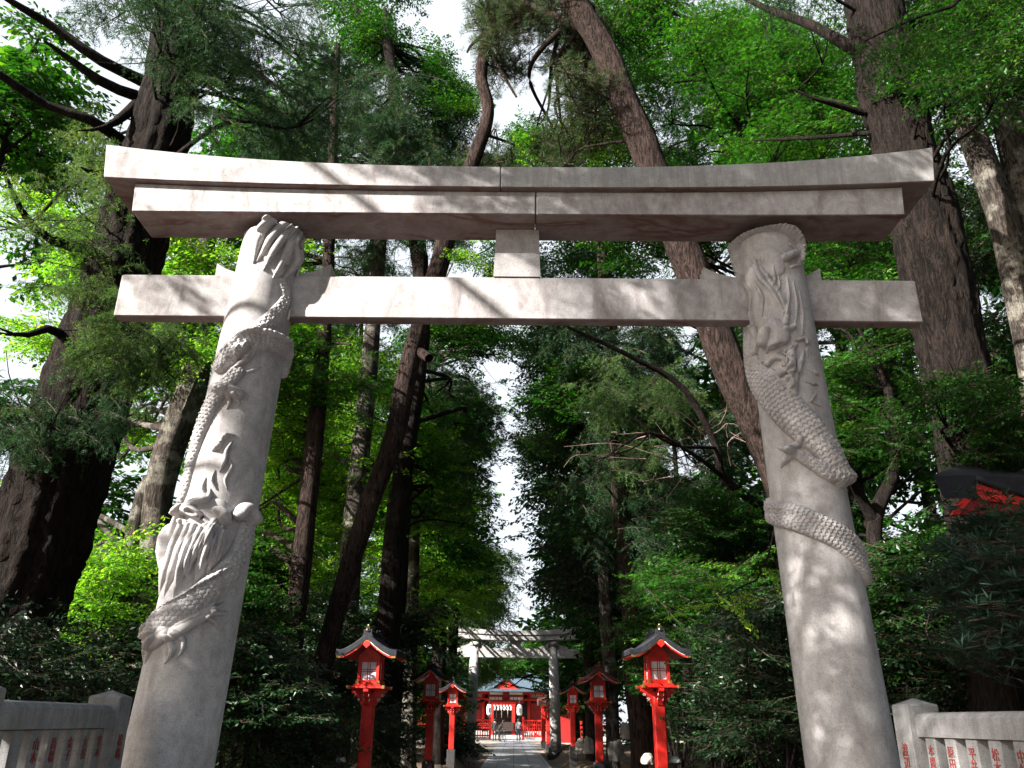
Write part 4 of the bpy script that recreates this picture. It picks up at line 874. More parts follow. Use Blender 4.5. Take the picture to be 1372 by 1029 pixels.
def trunk_mesh(name, polys, origin, seed=0, ridge=.0, sides=20):
    Vs, Fs = [], []; o = 0
    for P, Rd in polys:
        P = np.asarray(P, float); nn = max(6, int(np.linalg.norm(np.diff(P, axis=0), axis=1).sum()/(.10 if sides > 30 else .22))); nn = min(nn, 160)
        D4 = spline(np.column_stack([P, Rd]), nn); c = D4[:, :3]; r = np.maximum(D4[:, 3], .004)
        sd = sides if r[0] > .06 else (8 if r[0] > .02 else 5)
        t = np.gradient(c, axis=0); t /= np.linalg.norm(t, axis=1)[:, None]+1e-9
        a = np.cross(t, [0.13, 1, .07]); a /= np.linalg.norm(a, axis=1)[:, None]; b = np.cross(t, a)
        th = np.linspace(0, 2*math.pi, sd+1)[:-1]
        ring = a[:, None]*np.cos(th)[None, :, None]+b[:, None]*np.sin(th)[None, :, None]
        V = c[:, None]+ring*r[:, None, None]
        if r[0] > .06:
            n1 = vnoise(V.reshape(-1, 3)*[1, 1, .45], 5, seed).reshape(nn, sd)*.06
            if ridge:
                g = np.random.default_rng(seed); n1 += ridge*g.normal(size=(nn, sd))
                n1 += ridge*1.4*np.sign(np.sin(th*13+c[:, 2:3]*2.3+vnoise(V.reshape(-1, 3), 3, seed+3).reshape(nn, sd)*2.5))
            V = c[:, None]+ring*(r[:, None]*(1+n1))[:, :, None]
        I = np.arange(nn*sd).reshape(nn, sd)+o; J = np.roll(I, -1, 1)
        Fs.append(np.stack([I[:-1], J[:-1], J[1:], I[1:]], -1).reshape(-1, 4)); Vs.append(V.reshape(-1, 3)); o += nn*sd
    V = np.concatenate(Vs)-np.asarray(origin); return np_mesh(name, V, np.concatenate(Fs), smooth=True)
GAPS = [[(-30, 330), (85, 335), (75, 400), (-30, 415)], [(-30, 175), (60, 150), (95, 200), (40, 235), (-30, 240)], [(90, 30), (170, 40), (160, 95), (110, 80)],
        [(578, -30), (632, -30), (626, 50), (616, 90), (606, 95), (594, 50)],
        [(674, 118), (722, 102), (748, 130), (735, 158), (690, 160)],
        [(654, 496), (722, 482), (712, 530), (682, 556), (674, 604), (661, 600), (666, 550)], [(652, 612), (672, 610), (714, 660), (712, 690), (668, 690)], [(674, 700), (710, 695), (720, 760), (728, 830), (694, 835), (686, 770)],
        [(105, 640), (160, 620), (195, 650), (190, 705), (105, 705)], [(-20, 640), (20, 600), (8, 690)], [(0, 40), (60, 60), (100, 110), (60, 160), (0, 120)], [(1176, 640), (1235, 620), (1250, 690), (1200, 730), (1176, 700)]]
def inside(px, py, poly):
    c = False; j = len(poly)-1
    for i in range(len(poly)):
        xi, yi = poly[i]; xj, yj = poly[j]
        if (yi > py) != (yj > py) and px < (xj-xi)*(py-yi)/(yj-yi)+xi: c = not c
        j = i
    return c
def to_px(P):
    v = np.asarray(P)-CAM; z = v@CF; return 686+F*(v@CR)/z, 514.5-F*(v@CU)/z, z
KEEP = [(452, 838, 548, 1040, 8.2), (836, 838, 924, 1040, 8.2), (552, 888, 604, 1040, 15), (772, 884, 830, 1040, 15), (590, 905, 622, 990, 23), (750, 902, 784, 1010, 25), (640, 916, 722, 1040, 76), (600, 838, 784, 882, 36), (626, 860, 646, 960, 36), (734, 860, 750, 985, 36)]
def blocked(px, py, Y, rp):
    for o in ((0, 0), (1, 0), (-1, 0), (0, 1), (0, -1), (.7, .7), (-.7, .7), (.7, -.7), (-.7, -.7)):
        x, y = px+o[0]*rp, py+o[1]*rp
        for gp in GAPS:
            if inside(px+o[0]*rp*(.8 if py > 590 else .5), py+o[1]*rp*(.8 if py > 590 else .5), gp): return True
        for k in KEEP:
            if Y < k[4] and k[0] < x < k[2] and k[1] < y < k[3]: return True
    return False
def clusters(g, e, rad=.6):
    """e: cx cy rx ry Y0 Y1 n -> world cluster centres, avoiding the open sky and the avenue"""
    cx, cy, rx, ry, Y0, Y1, n = e[:7]; out = []; tries = 0
    while len(out) < n and tries < n*14:
        tries += 1; a = g.uniform(0, 2*math.pi); q = math.sqrt(g.uniform(0, 1)); px, py = cx+rx*q*math.cos(a), cy+ry*q*math.sin(a); Y = g.uniform(Y0, Y1)
        if blocked(px, py, Y, .95*rad/mpp(px, py, Y)): continue
        p = at(px, py, Y)
        if p[2] < .5: continue
        out.append(p)
    return out
def boughs(g, centres, per, rad, sc, trunkxy=None, droop=0.0):
    rows = []
    for c in centres:
        for _ in range(per):
            d = g.normal(size=3); d /= np.linalg.norm(d); d[2] *= .55; p = c+d*rad*g.uniform(.1, 1)
            if trunkxy is not None and g.random() < .7: yaw = math.atan2(p[1]-trunkxy[1], p[0]-trunkxy[0])+g.normal(0, .7)
            else: yaw = g.uniform(0, 2*math.pi)
            s = sc*g.uniform(.7, 1.2); p = p-np.array([math.cos(yaw), math.sin(yaw), 0])*s*.4
            rows.append((p[0], p[1], p[2], yaw, g.normal(-droop, .28), s))
    return rows
TN = 0
def tree(name, label, Y, trunk, crown, bk, cat='tree', group=None, branches=(), ridge=0.0, sides=20, second=None, limb=True, ls=1.0):
    """trunk: (px, py, width in px [, Y]); crown: list of (kind, cx, cy, rx, ry, Y0, Y1, n, boughs, radius, scale)"""
    global TN; TN += 1; g = np.random.default_rng(100+TN)
    pts = []; rad = []
    for q in trunk:
        yy = q[3] if len(q) > 3 else Y; p = at(q[0], q[1], yy); pts.append(p); rad.append(q[2]*mpp(q[0], q[1], yy)/2)
    b = pts[0].copy()
    if b[2] > 0.1:
        d = (pts[0]-pts[1]); d = d/abs(d[2]); b = pts[0]+d*min(pts[0][2], 50)*.75; b[2] = -.15; pts.insert(0, b); rad.insert(0, rad[0]*1.25)
    root = empty(name, (pts[0][0], pts[0][1], 0), 0, label, cat, group); org = (pts[0][0], pts[0][1], 0)
    polys = [(pts, rad)]
    if second:
        P2 = [at(q[0], q[1], q[3] if len(q) > 3 else Y) for q in second]; polys.append((P2, [q[2]*mpp(q[0], q[1], Y)/2 for q in second]))
    o = link('trunk', trunk_mesh('trunk', polys, org, TN, ridge, sides), root, [bk])
    TP = spline(np.array(pts), 40); bp = []
    for br in branches:
        P2 = [at(q[0], q[1], q[3] if len(q) > 3 else Y) for q in br]; bp.append((P2, [q[2]*mpp(q[0], q[1], Y)/2 for q in br]))
    rows = {}
    for e in crown:
        cs = clusters(g, e[1:8], e[9]*.8+e[10]*.25); rows.setdefault(e[0], []); rows[e[0]] += boughs(g, cs, e[8], e[9], e[10], pts[0][:2] if e[0] in ('ced', 'pale') else None, .25 if e[0] in ('ced', 'pale') else 0)
        if limb:
            for c in cs:
                h = np.linalg.norm(TP[:, :2]-c[:2], axis=1); want = c[2]-.25*h; i = int(np.argmin(np.abs(TP[:, 2]-want)+.3*h)); a = TP[i]; L = np.linalg.norm(c-a)
                if L < .4 or L > 7: continue
                m1 = a+(c-a)*.45+g.normal(size=3)*.10*L*.5+np.array([0, 0, .06*L]); m2 = a+(c-a)*.75+g.normal(size=3)*.06*L
                bp.append(([a, m1, m2, c], [.012+.009*L, .009+.006*L, .006+.003*L, .005]))
                for _ in range(3):
                    e2 = c+g.normal(size=3)*e[9]*.6; bp.append(([m2, (m2+e2)/2+g.normal(size=3)*.05, e2], [.008+.002*L, .006, .003]))
    if bp: link('branches', trunk_mesh('branches', bp, org, TN), root, [bk])
    for kd, rr in rows.items():
        if rr: link('crown', crown_mesh('crown', rr, kd, g, org, ls), root)
    return root
# --- left of the torii
tree('cedar_tree', 'giant dark cedar behind the left end of the torii lintel', 3.6,
     [(-10, 900, 132), (30, 790, 124), (62, 700, 122), (100, 580, 116), (135, 470, 108), (160, 380, 96), (190, 270, 84), (214, 180, 76), (232, 90, 66), (246, 0, 58), (256, -90, 50)],
     [('ced', 360, 90, 120, 110, 2.2, 6, 24, 9, .55, .8), ('ced', 230, 20, 120, 60, 1.5, 5, 12, 9, .5, .8), ('pale', 70, 280, 110, 150, 2.4, 6, 15, 8, .5, .75),
      ('ced', 40, 600, 90, 90, 2.0, 4, 8, 8, .45, .7), ('pale', 215, 450, 60, 60, 1.9, 2.6, 6, 7, .32, .55), ('ced', 190, 520, 50, 60, 1.9, 2.7, 5, 7, .3, .55), ('pale', 110, 430, 80, 70, 1.8, 3, 7, 7, .4, .6)],
     BK1, ridge=.022, sides=64,
     branches=[[(190, 108, 16), (130, 78, 14, 3.2), (70, 35, 11, 2.9), (20, 5, 8, 2.6), (-50, -40, 3, 2.2)], [(188, 130, 15), (140, 112, 13, 3.3), (92, 78, 8, 3), (60, 55, 3, 2.8)], [(166, 190, 15), (120, 160, 13, 3.2), (60, 140, 11, 3), (0, 100, 9, 2.6), (-60, 70, 4, 2.3)],
               [(120, 332, 15), (85, 328, 13, 3.2), (45, 305, 10, 2.8), (20, 265, 6, 2.5), (5, 225, 2, 2.3)], [(182, 140, 14, 3.5), (160, 160, 12, 3.2), (135, 172, 5, 3), (105, 175, 2, 2.9)], [(150, 236, 10, 3.2), (122, 230, 7, 2.9), (108, 224, 2, 2.8)], [(90, 460, 13), (70, 440, 11, 3), (30, 450, 6, 2.6), (0, 440, 2, 2.3)],
               [(270, 60, 12), (330, 90, 9, 3.4), (370, 115, 5, 3.2), (420, 150, 2, 3)], [(60, 580, 12), (30, 570, 10, 3), (-10, 540, 8, 2.5)]])
tree('maple_tree', 'pale dappled trunk between the giant cedar and the left pillar', 7.0,
     [(200, 860, 40), (207, 740, 38), (214, 650, 38), (238, 570, 40), (262, 500, 36), (272, 420, 30), (276, 330, 24), (290, 240, 18)],
     [('bri', 240, 400, 90, 110, 5, 10, 22, 8, .6, .9), ('bri', 60, 380, 100, 130, 7, 12, 14, 8, .7, 1.0), ('bri', 150, 580, 70, 60, 8, 12, 8, 7, .6, .9), ('bri', 90, 740, 90, 50, 7, 11, 14, 8, .6, .9)],
     BK3, second=[(150, 900, 28), (160, 810, 28), (182, 710, 24), (196, 650, 18), (215, 632, 12)])
tree('slender_tree', 'slender straight dark trunk right beside the left pillar', 8.0,
     [(374, 1029, 30), (390, 880, 28), (408, 720, 26), (420, 600, 24), (430, 500, 20), (438, 400, 17), (444, 250, 13), (452, 60, 9)],
     [('bri', 370, 540, 60, 120, 8, 13, 20, 8, .65, .9), ('bri', 330, 345, 60, 40, 7, 12, 8, 8, .6, .9), ('map', 430, 500, 60, 60, 7, 9, 8, 8, .5, .9), ('bri', 340, 720, 40, 90, 9, 14, 12, 8, .6, .9)], BK2,
     branches=[[(432, 620, 7), (405, 640, 5), (345, 680, 3, 8.4)], [(436, 470, 6), (450, 460, 5), (470, 462, 3, 7.6)]])
tree('pale_trunk_tree', 'pale lichen covered trunk seen between two darker trunks left of centre', 11.5,
     [(452, 1000, 34), (462, 850, 32), (474, 700, 28), (484, 600, 26), (494, 500, 23), (503, 400, 19), (516, 250, 14), (525, 100, 10)],
     [('bri', 480, 600, 60, 130, 11, 17, 30, 8, .8, 1.1), ('ced', 480, 350, 70, 50, 10, 14, 8, 8, .7, 1.1)], BK3)
tree('leaning_pine', 'leaning winding pine trunk that rises left of centre and reappears above the lintel', 8.6,
     [(402, 1029, 27), (428, 910, 27), (462, 780, 27), (497, 670, 27), (527, 590, 27), (546, 500, 27), (562, 440, 26), (590, 350, 26), (612, 270, 22), (640, 200, 19), (654, 150, 17), (645, 100, 16), (655, 45, 15), (680, -10, 13), (690, -80, 11)],
     [('pin', 690, 60, 45, 60, 7.5, 10, 9, 8, .6, 1.0), ('pin', 640, 20, 30, 30, 8, 9, 4, 7, .5, .9), ('pin', 660, 240, 50, 30, 9, 12, 7, 8, .6, 1.0)], BK2,
     branches=[[(650, 60, 6), (668, 90, 5), (692, 130, 3)], [(560, 470, 14), (575, 480, 12, 8.3)], [(655, 40, 6), (632, 60, 4), (626, 70, 3)]])
tree('cedar_tree', 'thick straight trunk behind the leaning pine carrying the dense drooping crown above the lintel', 11.0,
     [(515, 920, 36), (525, 780, 32), (536, 660, 28), (548, 580, 25), (560, 500, 22), (566, 430, 20), (560, 330, 22), (540, 200, 18), (520, 60, 14)],
     [('ced', 480, 170, 130, 110, 9.5, 14, 46, 9, .8, 1.25), ('ced', 560, 220, 80, 90, 10, 14, 26, 9, .7, 1.2), ('pale', 410, 220, 70, 70, 9.5, 12, 10, 8, .7, 1.1), ('mid', 500, 30, 60, 50, 11, 15, 10, 8, .8, 1.2),
      ('map', 600, 600, 50, 110, 13, 17, 18, 8, .7, 1.1), ('mid', 600, 130, 50, 90, 11, 15, 18, 8, .6, 1.0)], BK1, ridge=.012, sides=30)
tree('cedar_tree', 'pale straight trunk with a hanging crown just left of the sky gap', 17.0,
     [(548, 990, 20), (550, 870, 20), (553, 740, 18), (556, 620, 15), (560, 500, 12)],
     [('ced', 590, 560, 70, 110, 15, 21, 26, 9, .9, 1.5), ('bri', 560, 700, 70, 90, 17, 22, 18, 8, .9, 1.3), ('mid', 655, 455, 40, 30, 15, 20, 8, 7, .6, 1.0), ('mid', 650, 345, 60, 25, 14, 20, 6, 7, .6, 1.1), ('mid', 650, 575, 14, 40, 18, 24, 5, 5, .5, .8), ('mid', 610, 450, 50, 30, 14, 20, 8, 8, .9, 1.4)], BK3)
tree('broadleaf_tree', 'dark trunk with layered bright green leaves, left of the far torii', 22.0,
     [(586, 960, 20), (590, 820, 18), (595, 680, 15), (600, 560, 11)],
     [('mid', 620, 700, 50, 110, 19, 27, 24, 8, 1.0, 1.7), ('bri', 590, 800, 50, 60, 20, 26, 14, 8, .9, 1.5), ('mid', 630, 600, 30, 70, 20, 26, 10, 8, .9, 1.5)], BK4, ls=1.25)
tree('cedar_tree', 'light green weeping cedar hanging over the left of the far torii', 31.0,
     [(604, 960, 14), (608, 840, 12), (616, 700, 9)],
     [('pale', 625, 800, 40, 60, 29, 38, 18, 8, 1.3, 2.2), ('pale', 640, 888, 26, 14, 35.5, 40, 7, 8, .8, 1.6), ('pale', 660, 760, 22, 40, 34, 40, 6, 8, 1.2, 2.0), ('mid', 590, 880, 40, 50, 28, 36, 14, 8, 1.2, 2.0)], BK4, ls=1.6)
tree('broadleaf_tree', 'tree with sunlit leaves hanging between the far torii and the shrine roof', 48.0,
     [(770, 960, 12), (765, 880, 10), (745, 840, 8)],
     [('mid', 690, 888, 60, 12, 44, 56, 40, 7, .45, 1.1), ('pale', 640, 892, 20, 10, 40, 46, 10, 7, .45, 1.1), ('bri', 725, 872, 25, 20, 44, 54, 14, 8, .6, 1.5)], BK4, ls=2.0)
tree('slender_tree', 'slim dark trunk standing between the leaning pine and the far left lanterns', 13.0,
     [(528, 1000, 17), (534, 850, 16), (543, 700, 14), (552, 560, 12), (560, 440, 9)], [('bri', 560, 640, 50, 60, 13, 17, 10, 8, .6, 1.0)], BK4)
tree('slender_tree', 'very thin trunk left of the slender dark one beside the left pillar', 12.5,
     [(338, 1000, 13), (345, 850, 12), (352, 700, 11), (360, 560, 9), (364, 440, 7)], [('bri', 350, 600, 50, 80, 11, 15, 14, 8, .6, 1.0), ('bri', 420, 700, 50, 90, 12, 16, 14, 8, .7, 1.1)], BK4)
# --- right of the torii
tree('leaning_pine', 'pinkish brown pine trunk leaning left behind the right half of the torii', 6.0,
     [(1150, 900, 50), (1085, 740, 48), (1028, 600, 46), (985, 510, 45), (952, 430, 44), (915, 330, 43), (872, 220, 41), (838, 140, 38), (806, 62, 34), (770, 5, 30), (735, -50, 24), (700, -120, 20)],
     [('pin', 790, 110, 60, 70, 5.5, 9, 14, 8, .55, .9), ('pin', 740, 30, 60, 40, 6, 9, 9, 8, .5, .9), ('pin', 760, 200, 40, 30, 7, 10, 5, 8, .5, .9), ('bri', 800, 195, 80, 30, 9, 13, 14, 8, .6, .9), ('mid', 720, 205, 50, 30, 10, 14, 10, 8, .6, .9)], BK2, ridge=.012, sides=40,
     branches=[[(795, 45, 12), (740, 20, 9, 6.5), (700, 0, 6, 7)], [(850, 165, 8), (820, 120, 5, 6.8), (790, 110, 3, 7.2)]])
tree('cedar_tree', 'giant dark tree trunk rising behind the right end of the torii lintel', 3.2,
     [(1350, 990, 80), (1330, 820, 82), (1308, 650, 84), (1283, 500, 84), (1254, 370, 84), (1230, 270, 82), (1202, 160, 78), (1178, 50, 72), (1162, -40, 66), (1150, -110, 60)],
     [('drk', 1290, 60, 110, 90, 1.0, 5, 26, 8, .5, .7), ('drk', 1310, 560, 70, 60, 2.0, 2.8, 10, 7, .4, .55), ('ced', 1120, -40, 120, 50, 2, 6, 10, 9, .5, .8)], BK1, ridge=.022, sides=64,
     branches=[[(1150, 70, 18), (1090, 35, 13, 3.6), (1020, 8, 9, 4.2), (950, -30, 4, 4.6)], [(1158, 152, 9), (1120, 140, 8, 3.1), (1090, 132, 4, 3), (1062, 118, 1.5, 3)], [(1170, 178, 7), (1080, 185, 5, 3.8), (1010, 188, 3, 4.6)]])
tree('twin_tree', 'pair of pale trunks at the upper right edge', 5.5,
     [(1420, 900, 44), (1400, 620, 44), (1384, 480, 42), (1360, 350, 42), (1340, 280, 38), (1312, 205, 36), (1286, 135, 32), (1262, 60, 26)],
     [('cam', 1320, 350, 80, 120, 6.5, 10, 12, 7, .6, .8), ('drk', 1330, 200, 70, 120, 6.5, 10, 13, 7, .6, .9), ('drk', 1180, 430, 60, 110, 7, 10, 14, 8, .6, .9)], BK3, second=[(1390, 430, 48), (1378, 300, 48), (1362, 200, 44), (1346, 110, 40), (1330, 0, 34)], limb=False)
tree('maple_tree', 'large maple filling the upper right with dark green leaves', 9.0,
     [(1075, 960, 32), (1050, 760, 30), (1030, 560, 28), (1018, 380, 25), (1005, 200, 20), (990, 60, 15)],
     [('map', 960, 130, 150, 130, 6.5, 12, 50, 9, .8, 1.1), ('map', 1080, 100, 90, 110, 5, 9, 18, 8, .7, 1.0), ('mid', 860, 290, 70, 50, 8, 12, 14, 8, .7, 1.0), ('map', 1150, 330, 60, 60, 6, 9, 10, 8, .6, 1.0), ('mid', 850, 30, 90, 50, 8, 12, 14, 8, .8, 1.1)], BK4,
     branches=[[(1010, 240, 9), (985, 150, 7, 8.5), (960, 60, 4, 8)], [(1035, 690, 14), (970, 640, 10, 8.4), (960, 600, 9, 8.2), (915, 520, 8, 8), (840, 475, 6, 7.6), (760, 438, 4, 7.4)],
               [(970, 640, 7, 8.4), (930, 610, 5, 7.6), (870, 580, 4, 7.2), (800, 620, 2, 7)], [(870, 580, 3, 7.2), (850, 600, 2, 7), (790, 618, 2, 6.8)], [(960, 600, 5, 8.2), (900, 595, 4, 7.4), (850, 560, 2, 7.2)]])
tree('maple_tree', 'green maple behind the right pillar with sky glinting through', 6.2,
     [(1190, 960, 24), (1180, 820, 22), (1172, 700, 20), (1200, 620, 16), (1190, 520, 12)],
     [('map', 1160, 540, 70, 100, 5.5, 9, 20, 8, .55, .85), ('mid', 1110, 400, 50, 50, 6, 9, 7, 8, .5, .8), ('mid', 1170, 700, 50, 40, 6, 9, 6, 7, .5, .8)], BK4,
     second=[(1172, 700, 16), (1150, 660, 13, 6), (1140, 640, 9, 5.6)])
r13 = tree('cedar_tree', 'cedar trunk right of centre with pale hanging needles and dead twigs', 12.0,
     [(862, 1005, 36), (852, 900, 32), (846, 800, 28), (834, 690, 25), (824, 590, 22), (818, 480, 19), (808, 360, 15), (800, 240, 12)],
     [('pale', 850, 560, 70, 70, 9.5, 12, 14, 8, .6, 1.0), ('ced', 880, 640, 110, 130, 10, 15, 40, 9, .8, 1.2), ('ced', 820, 450, 90, 50, 11, 15, 16, 9, .7, 1.2), ('mid', 760, 500, 50, 50, 12, 16, 10, 8, .8, 1.1)], BK2)
g = np.random.default_rng(41); o13 = np.array(r13.location); tw = []
for _ in range(13):
    a = at(g.uniform(860, 985), g.uniform(570, 640), g.uniform(8.5, 9.5)); d = g.normal(size=3)*[.6, .25, .22]+[-.35, -.1, .02]; b = a+d*1.3; c = b+d*.7+g.normal(size=3)*.22
    tw.append(([a, (a+b)/2+g.normal(size=3)*.07, b, c], [.011, .009, .006, .003])); e = b+g.normal(size=3)*.4; tw.append(([b, (b+e)/2+g.normal(size=3)*.04, e], [.005, .004, .002]))
link('dead_twigs', trunk_mesh('dead_twigs', tw, o13, 9), r13, [plain('dry_twig', (.30, .20, .17), .9, .3, 20)])
tree('slender_tree', 'slim reddish trunk standing behind the sunlit second lantern on the right', 14.5,
     [(822, 1020, 19), (819, 920, 18), (813, 850, 17), (808, 740, 16), (803, 640, 13), (800, 540, 10)],
     [('drk', 775, 620, 60, 110, 14, 20, 30, 8, .9, 1.4), ('drk', 770, 540, 60, 50, 14, 20, 12, 8, .9, 1.3), ('mid', 740, 455, 50, 30, 15, 20, 10, 7, .6, 1.0), ('mid', 790, 345, 80, 25, 12, 18, 12, 8, .7, 1.1), ('mid', 710, 580, 14, 50, 18, 24, 6, 5, .5, .8), ('cam', 790, 760, 50, 70, 15, 20, 12, 8, .8, 1.2)], BK3)
tree('broadleaf_tree', 'dark dense tree right of the sky gap above the third lantern', 24.0,
     [(792, 980, 16), (788, 860, 14), (780, 700, 11)],
     [('drk', 765, 730, 42, 110, 22, 30, 30, 8, 1.1, 1.9), ('drk', 790, 850, 50, 60, 22, 28, 18, 8, 1.1, 1.8), ('mid', 742, 790, 16, 50, 25, 30, 6, 8, .9, 1.6), ('mid', 725, 640, 16, 60, 24, 30, 7, 5, .6, 1.0)], BK4, ls=1.4)
tree('broadleaf_tree', 'bushy tree with light tips beside the right pillar of the far torii', 38.0,
     [(786, 960, 12), (780, 880, 10), (770, 800, 8)],
     [('mid', 765, 850, 24, 36, 36, 46, 12, 8, 1.4, 2.4), ('drk', 790, 920, 40, 30, 33, 42, 12, 8, 1.2, 2.0)], BK4, ls=1.7)
# --- understorey
def shrub(px, py, Y, rx, ry, kind, n, label, sc=.8, dd=1.0, per=9, name='shrub', ls=1.0):
    global TN; TN += 1; g = np.random.default_rng(900+TN)
    cs = clusters(g, (px, py, rx, ry, Y-dd, Y+dd, n), .5*sc/.8)
    if not cs: print('NO', label); return
    c0 = np.mean(cs, 0); org = (c0[0], c0[1], 0)
    root = empty(name, org, 0, label, 'shrub')
    link('foliage', crown_mesh('foliage', boughs(g, cs, per, .5*sc/.8, sc), kind, g, org, ls), root)
    bp = []
    for c in cs[::2]:
        a = np.array([c0[0]+g.normal(0, .12), c0[1]+g.normal(0, .12), -.05]); bp.append(([a, a+(c-a)*.5+g.normal(size=3)*.15, c], [.03, .018, .006]))
    link('stems', trunk_mesh('stems', bp, org, TN), root, [BK4]); return root
for a in [
    (30, 880, 1.8, 60, 45, 'cam', 11, 'dark glossy shrub at the foot of the giant left cedar'), (40, 960, 3.0, 110, 60, 'cam', 16, 'dark shrub showing above the left stone fence rail'),
    (130, 800, 6.0, 60, 60, 'bri', 16, 'mid green bush left of the left pillar below the pale trunk'), (180, 900, 4.5, 50, 45, 'cam', 11, 'glossy dark bush touching the left pillar low down'),
    (330, 790, 7.5, 40, 80, 'mid', 18, 'leafy bush just right of the left pillar'), (340, 930, 5.5, 60, 80, 'cam', 22, 'dark evergreen bush filling the ground right of the left pillar'),
    (430, 880, 10.5, 60, 80, 'cam', 20, 'dark evergreen bush behind the nearest left lantern'), (440, 990, 6.5, 50, 50, 'cam', 12, 'low dark bush by the pale garden light on the left'),
    (540, 900, 14, 50, 70, 'cam', 18, 'dark bush between the first and second left lanterns'), (545, 990, 9.5, 40, 40, 'cam', 10, 'low dark bush right of the nearest left lantern post'),
    (600, 960, 20, 40, 40, 'cam', 14, 'dark bush behind the third left lantern'), (620, 985, 27, 22, 20, 'cam', 8, 'dark clipped bush at the foot of the far torii, left side'),
    (940, 820, 7.0, 70, 60, 'map', 18, 'bright edged bush hanging left of the right pillar'), (950, 930, 6.5, 80, 80, 'cam', 30, 'dark evergreen bush between the nearest right lantern and the right pillar'),
    (1040, 900, 5.0, 60, 100, 'cam', 20, 'dark bush pressed against the left side of the right pillar'), (900, 850, 10.5, 60, 70, 'drk', 20, 'dark leafy bush behind the nearest right lantern roof'),
    (960, 720, 9.0, 80, 60, 'drk', 20, 'shadowed thicket below the hanging dead twigs'), (1200, 800, 4.6, 60, 70, 'drk', 18, 'green bush just right of the right pillar'),
    (1290, 850, 4.2, 70, 60, 'cam', 18, 'glossy dark bush below the wayside shrine roof'), (1240, 930, 6.0, 80, 60, 'cam', 18, 'deep shadowed bush behind the right stone fence'),
    (1340, 770, 1.0, 55, 70, 'ole', 16, 'blue green oleander bush with long leaves at the right edge'), (780, 960, 21, 40, 40, 'cam', 12, 'dark bush between the third right lantern and the tree trunks'),
    (1220, 730, 7.5, 60, 40, 'mid', 8, 'bush catching light left of the wayside shrine')]:
    shrub(*a, sc=.6 if a[2] < 2.5 else .8 if a[2] < 12 else 1.3, ls=1 if a[2] < 12 else 1.3)
# hanging near sprays
def spray(name, pts, kind, n, sc, label):
    global TN; TN += 1; g = np.random.default_rng(700+TN); P = [at(x, y, Y) for x, y, Y in pts]; org = P[0]
    root = empty(name, org, 0, label, 'branch'); link('twig', trunk_mesh('twig', [(P, list(np.linspace(.012, .004, len(P))))], org, TN), root, [BK4])
    q = spline(np.array(P), 30); rows = []
    for _ in range(n):
        c = q[g.integers(8, 30)]+g.normal(size=3)*.07; rows.append((c[0], c[1], c[2], g.uniform(0, 6.28), g.normal(-.2, .25), sc*g.uniform(.7, 1.2)))
    link('leaves', crown_mesh('leaves', rows, kind, g, org), root)
spray('maple_branch', [(1330, -60, -1.6), (1290, 0, -1.7), (1240, 20, -1.8), (1190, 40, -1.9), (1160, 55, -1.95)], 'map', 9, .42, 'near spray of pale maple leaves hanging in at the top right')
spray('leafy_branch', [(1040, 700, 2.5), (1020, 770, 2.3), (985, 790, 2.2), (950, 820, 2.1)], 'bri', 9, .42, 'bright fresh leaves hanging just left of the right pillar')
spray('leafy_branch', [(690, 300, 5.2), (660, 330, 5), (630, 345, 4.9), (590, 352, 4.8)], 'bri', 7, .5, 'bright leaf spray between the two crossbeams left of the centre strut')
# cut pole among the bushes
p0, p1 = at(976, 852, 5.2), at(1040, 930, 4.6); mb = MB(); mb.tube([p0, (p0+p1)/2+[0.01, 0, .01], p1], [.035, .032, .03], 10)
tag(mb.build('cut_pole', BK3), 'bare sawn pole leaning diagonally left of the right pillar', 'pole')
# --- the wood beyond, and unseen trees behind and beside the camera
g = np.random.default_rng(5); rows = []
for _ in range(720):
    s = g.choice([-1, 1]); y = g.uniform(22, 95); x = s*g.uniform(7+max(0, (y-45)*.18), 24+y*.35); z = g.uniform(.5, 15 if y < 60 else 11)
    pz = to_px((x, y, z))
    if blocked(pz[0], pz[1], y, 1.9/mpp(pz[0], pz[1], y)): continue
    if 600 < pz[0] < 780 and pz[1] < 985 and y > 40 and not (pz[0] < 640 or pz[0] > 745): continue
    rows.append(np.array((x, y, z)))
L_FAR = 'mid'
o = link('distant_wood', crown_mesh('distant_wood', boughs(g, rows, 5, 1.4, 2.8), 'mid', g, (0, 0, 0), 2.2)); tag(o, 'far-off green wood closing the view behind the trees', 'wood', kind='stuff')
rows = []
for _ in range(620):
    s = g.choice([-1, 1], p=[.42, .58]); y = g.uniform(8, 30); x = s*g.uniform(4.5+y*.05, 14+y*.3); z = g.uniform(.2, 2.6 if s < 0 else 4.5)
    rows.append(np.array((x, y, z)))
o = link('undergrowth', crown_mesh('undergrowth', boughs(g, rows, 6, .9, 1.4), 'cam', g, (0, 0, 0), 1.4)); tag(o, 'dark evergreen undergrowth covering the ground between the trunks', 'undergrowth', kind='stuff')
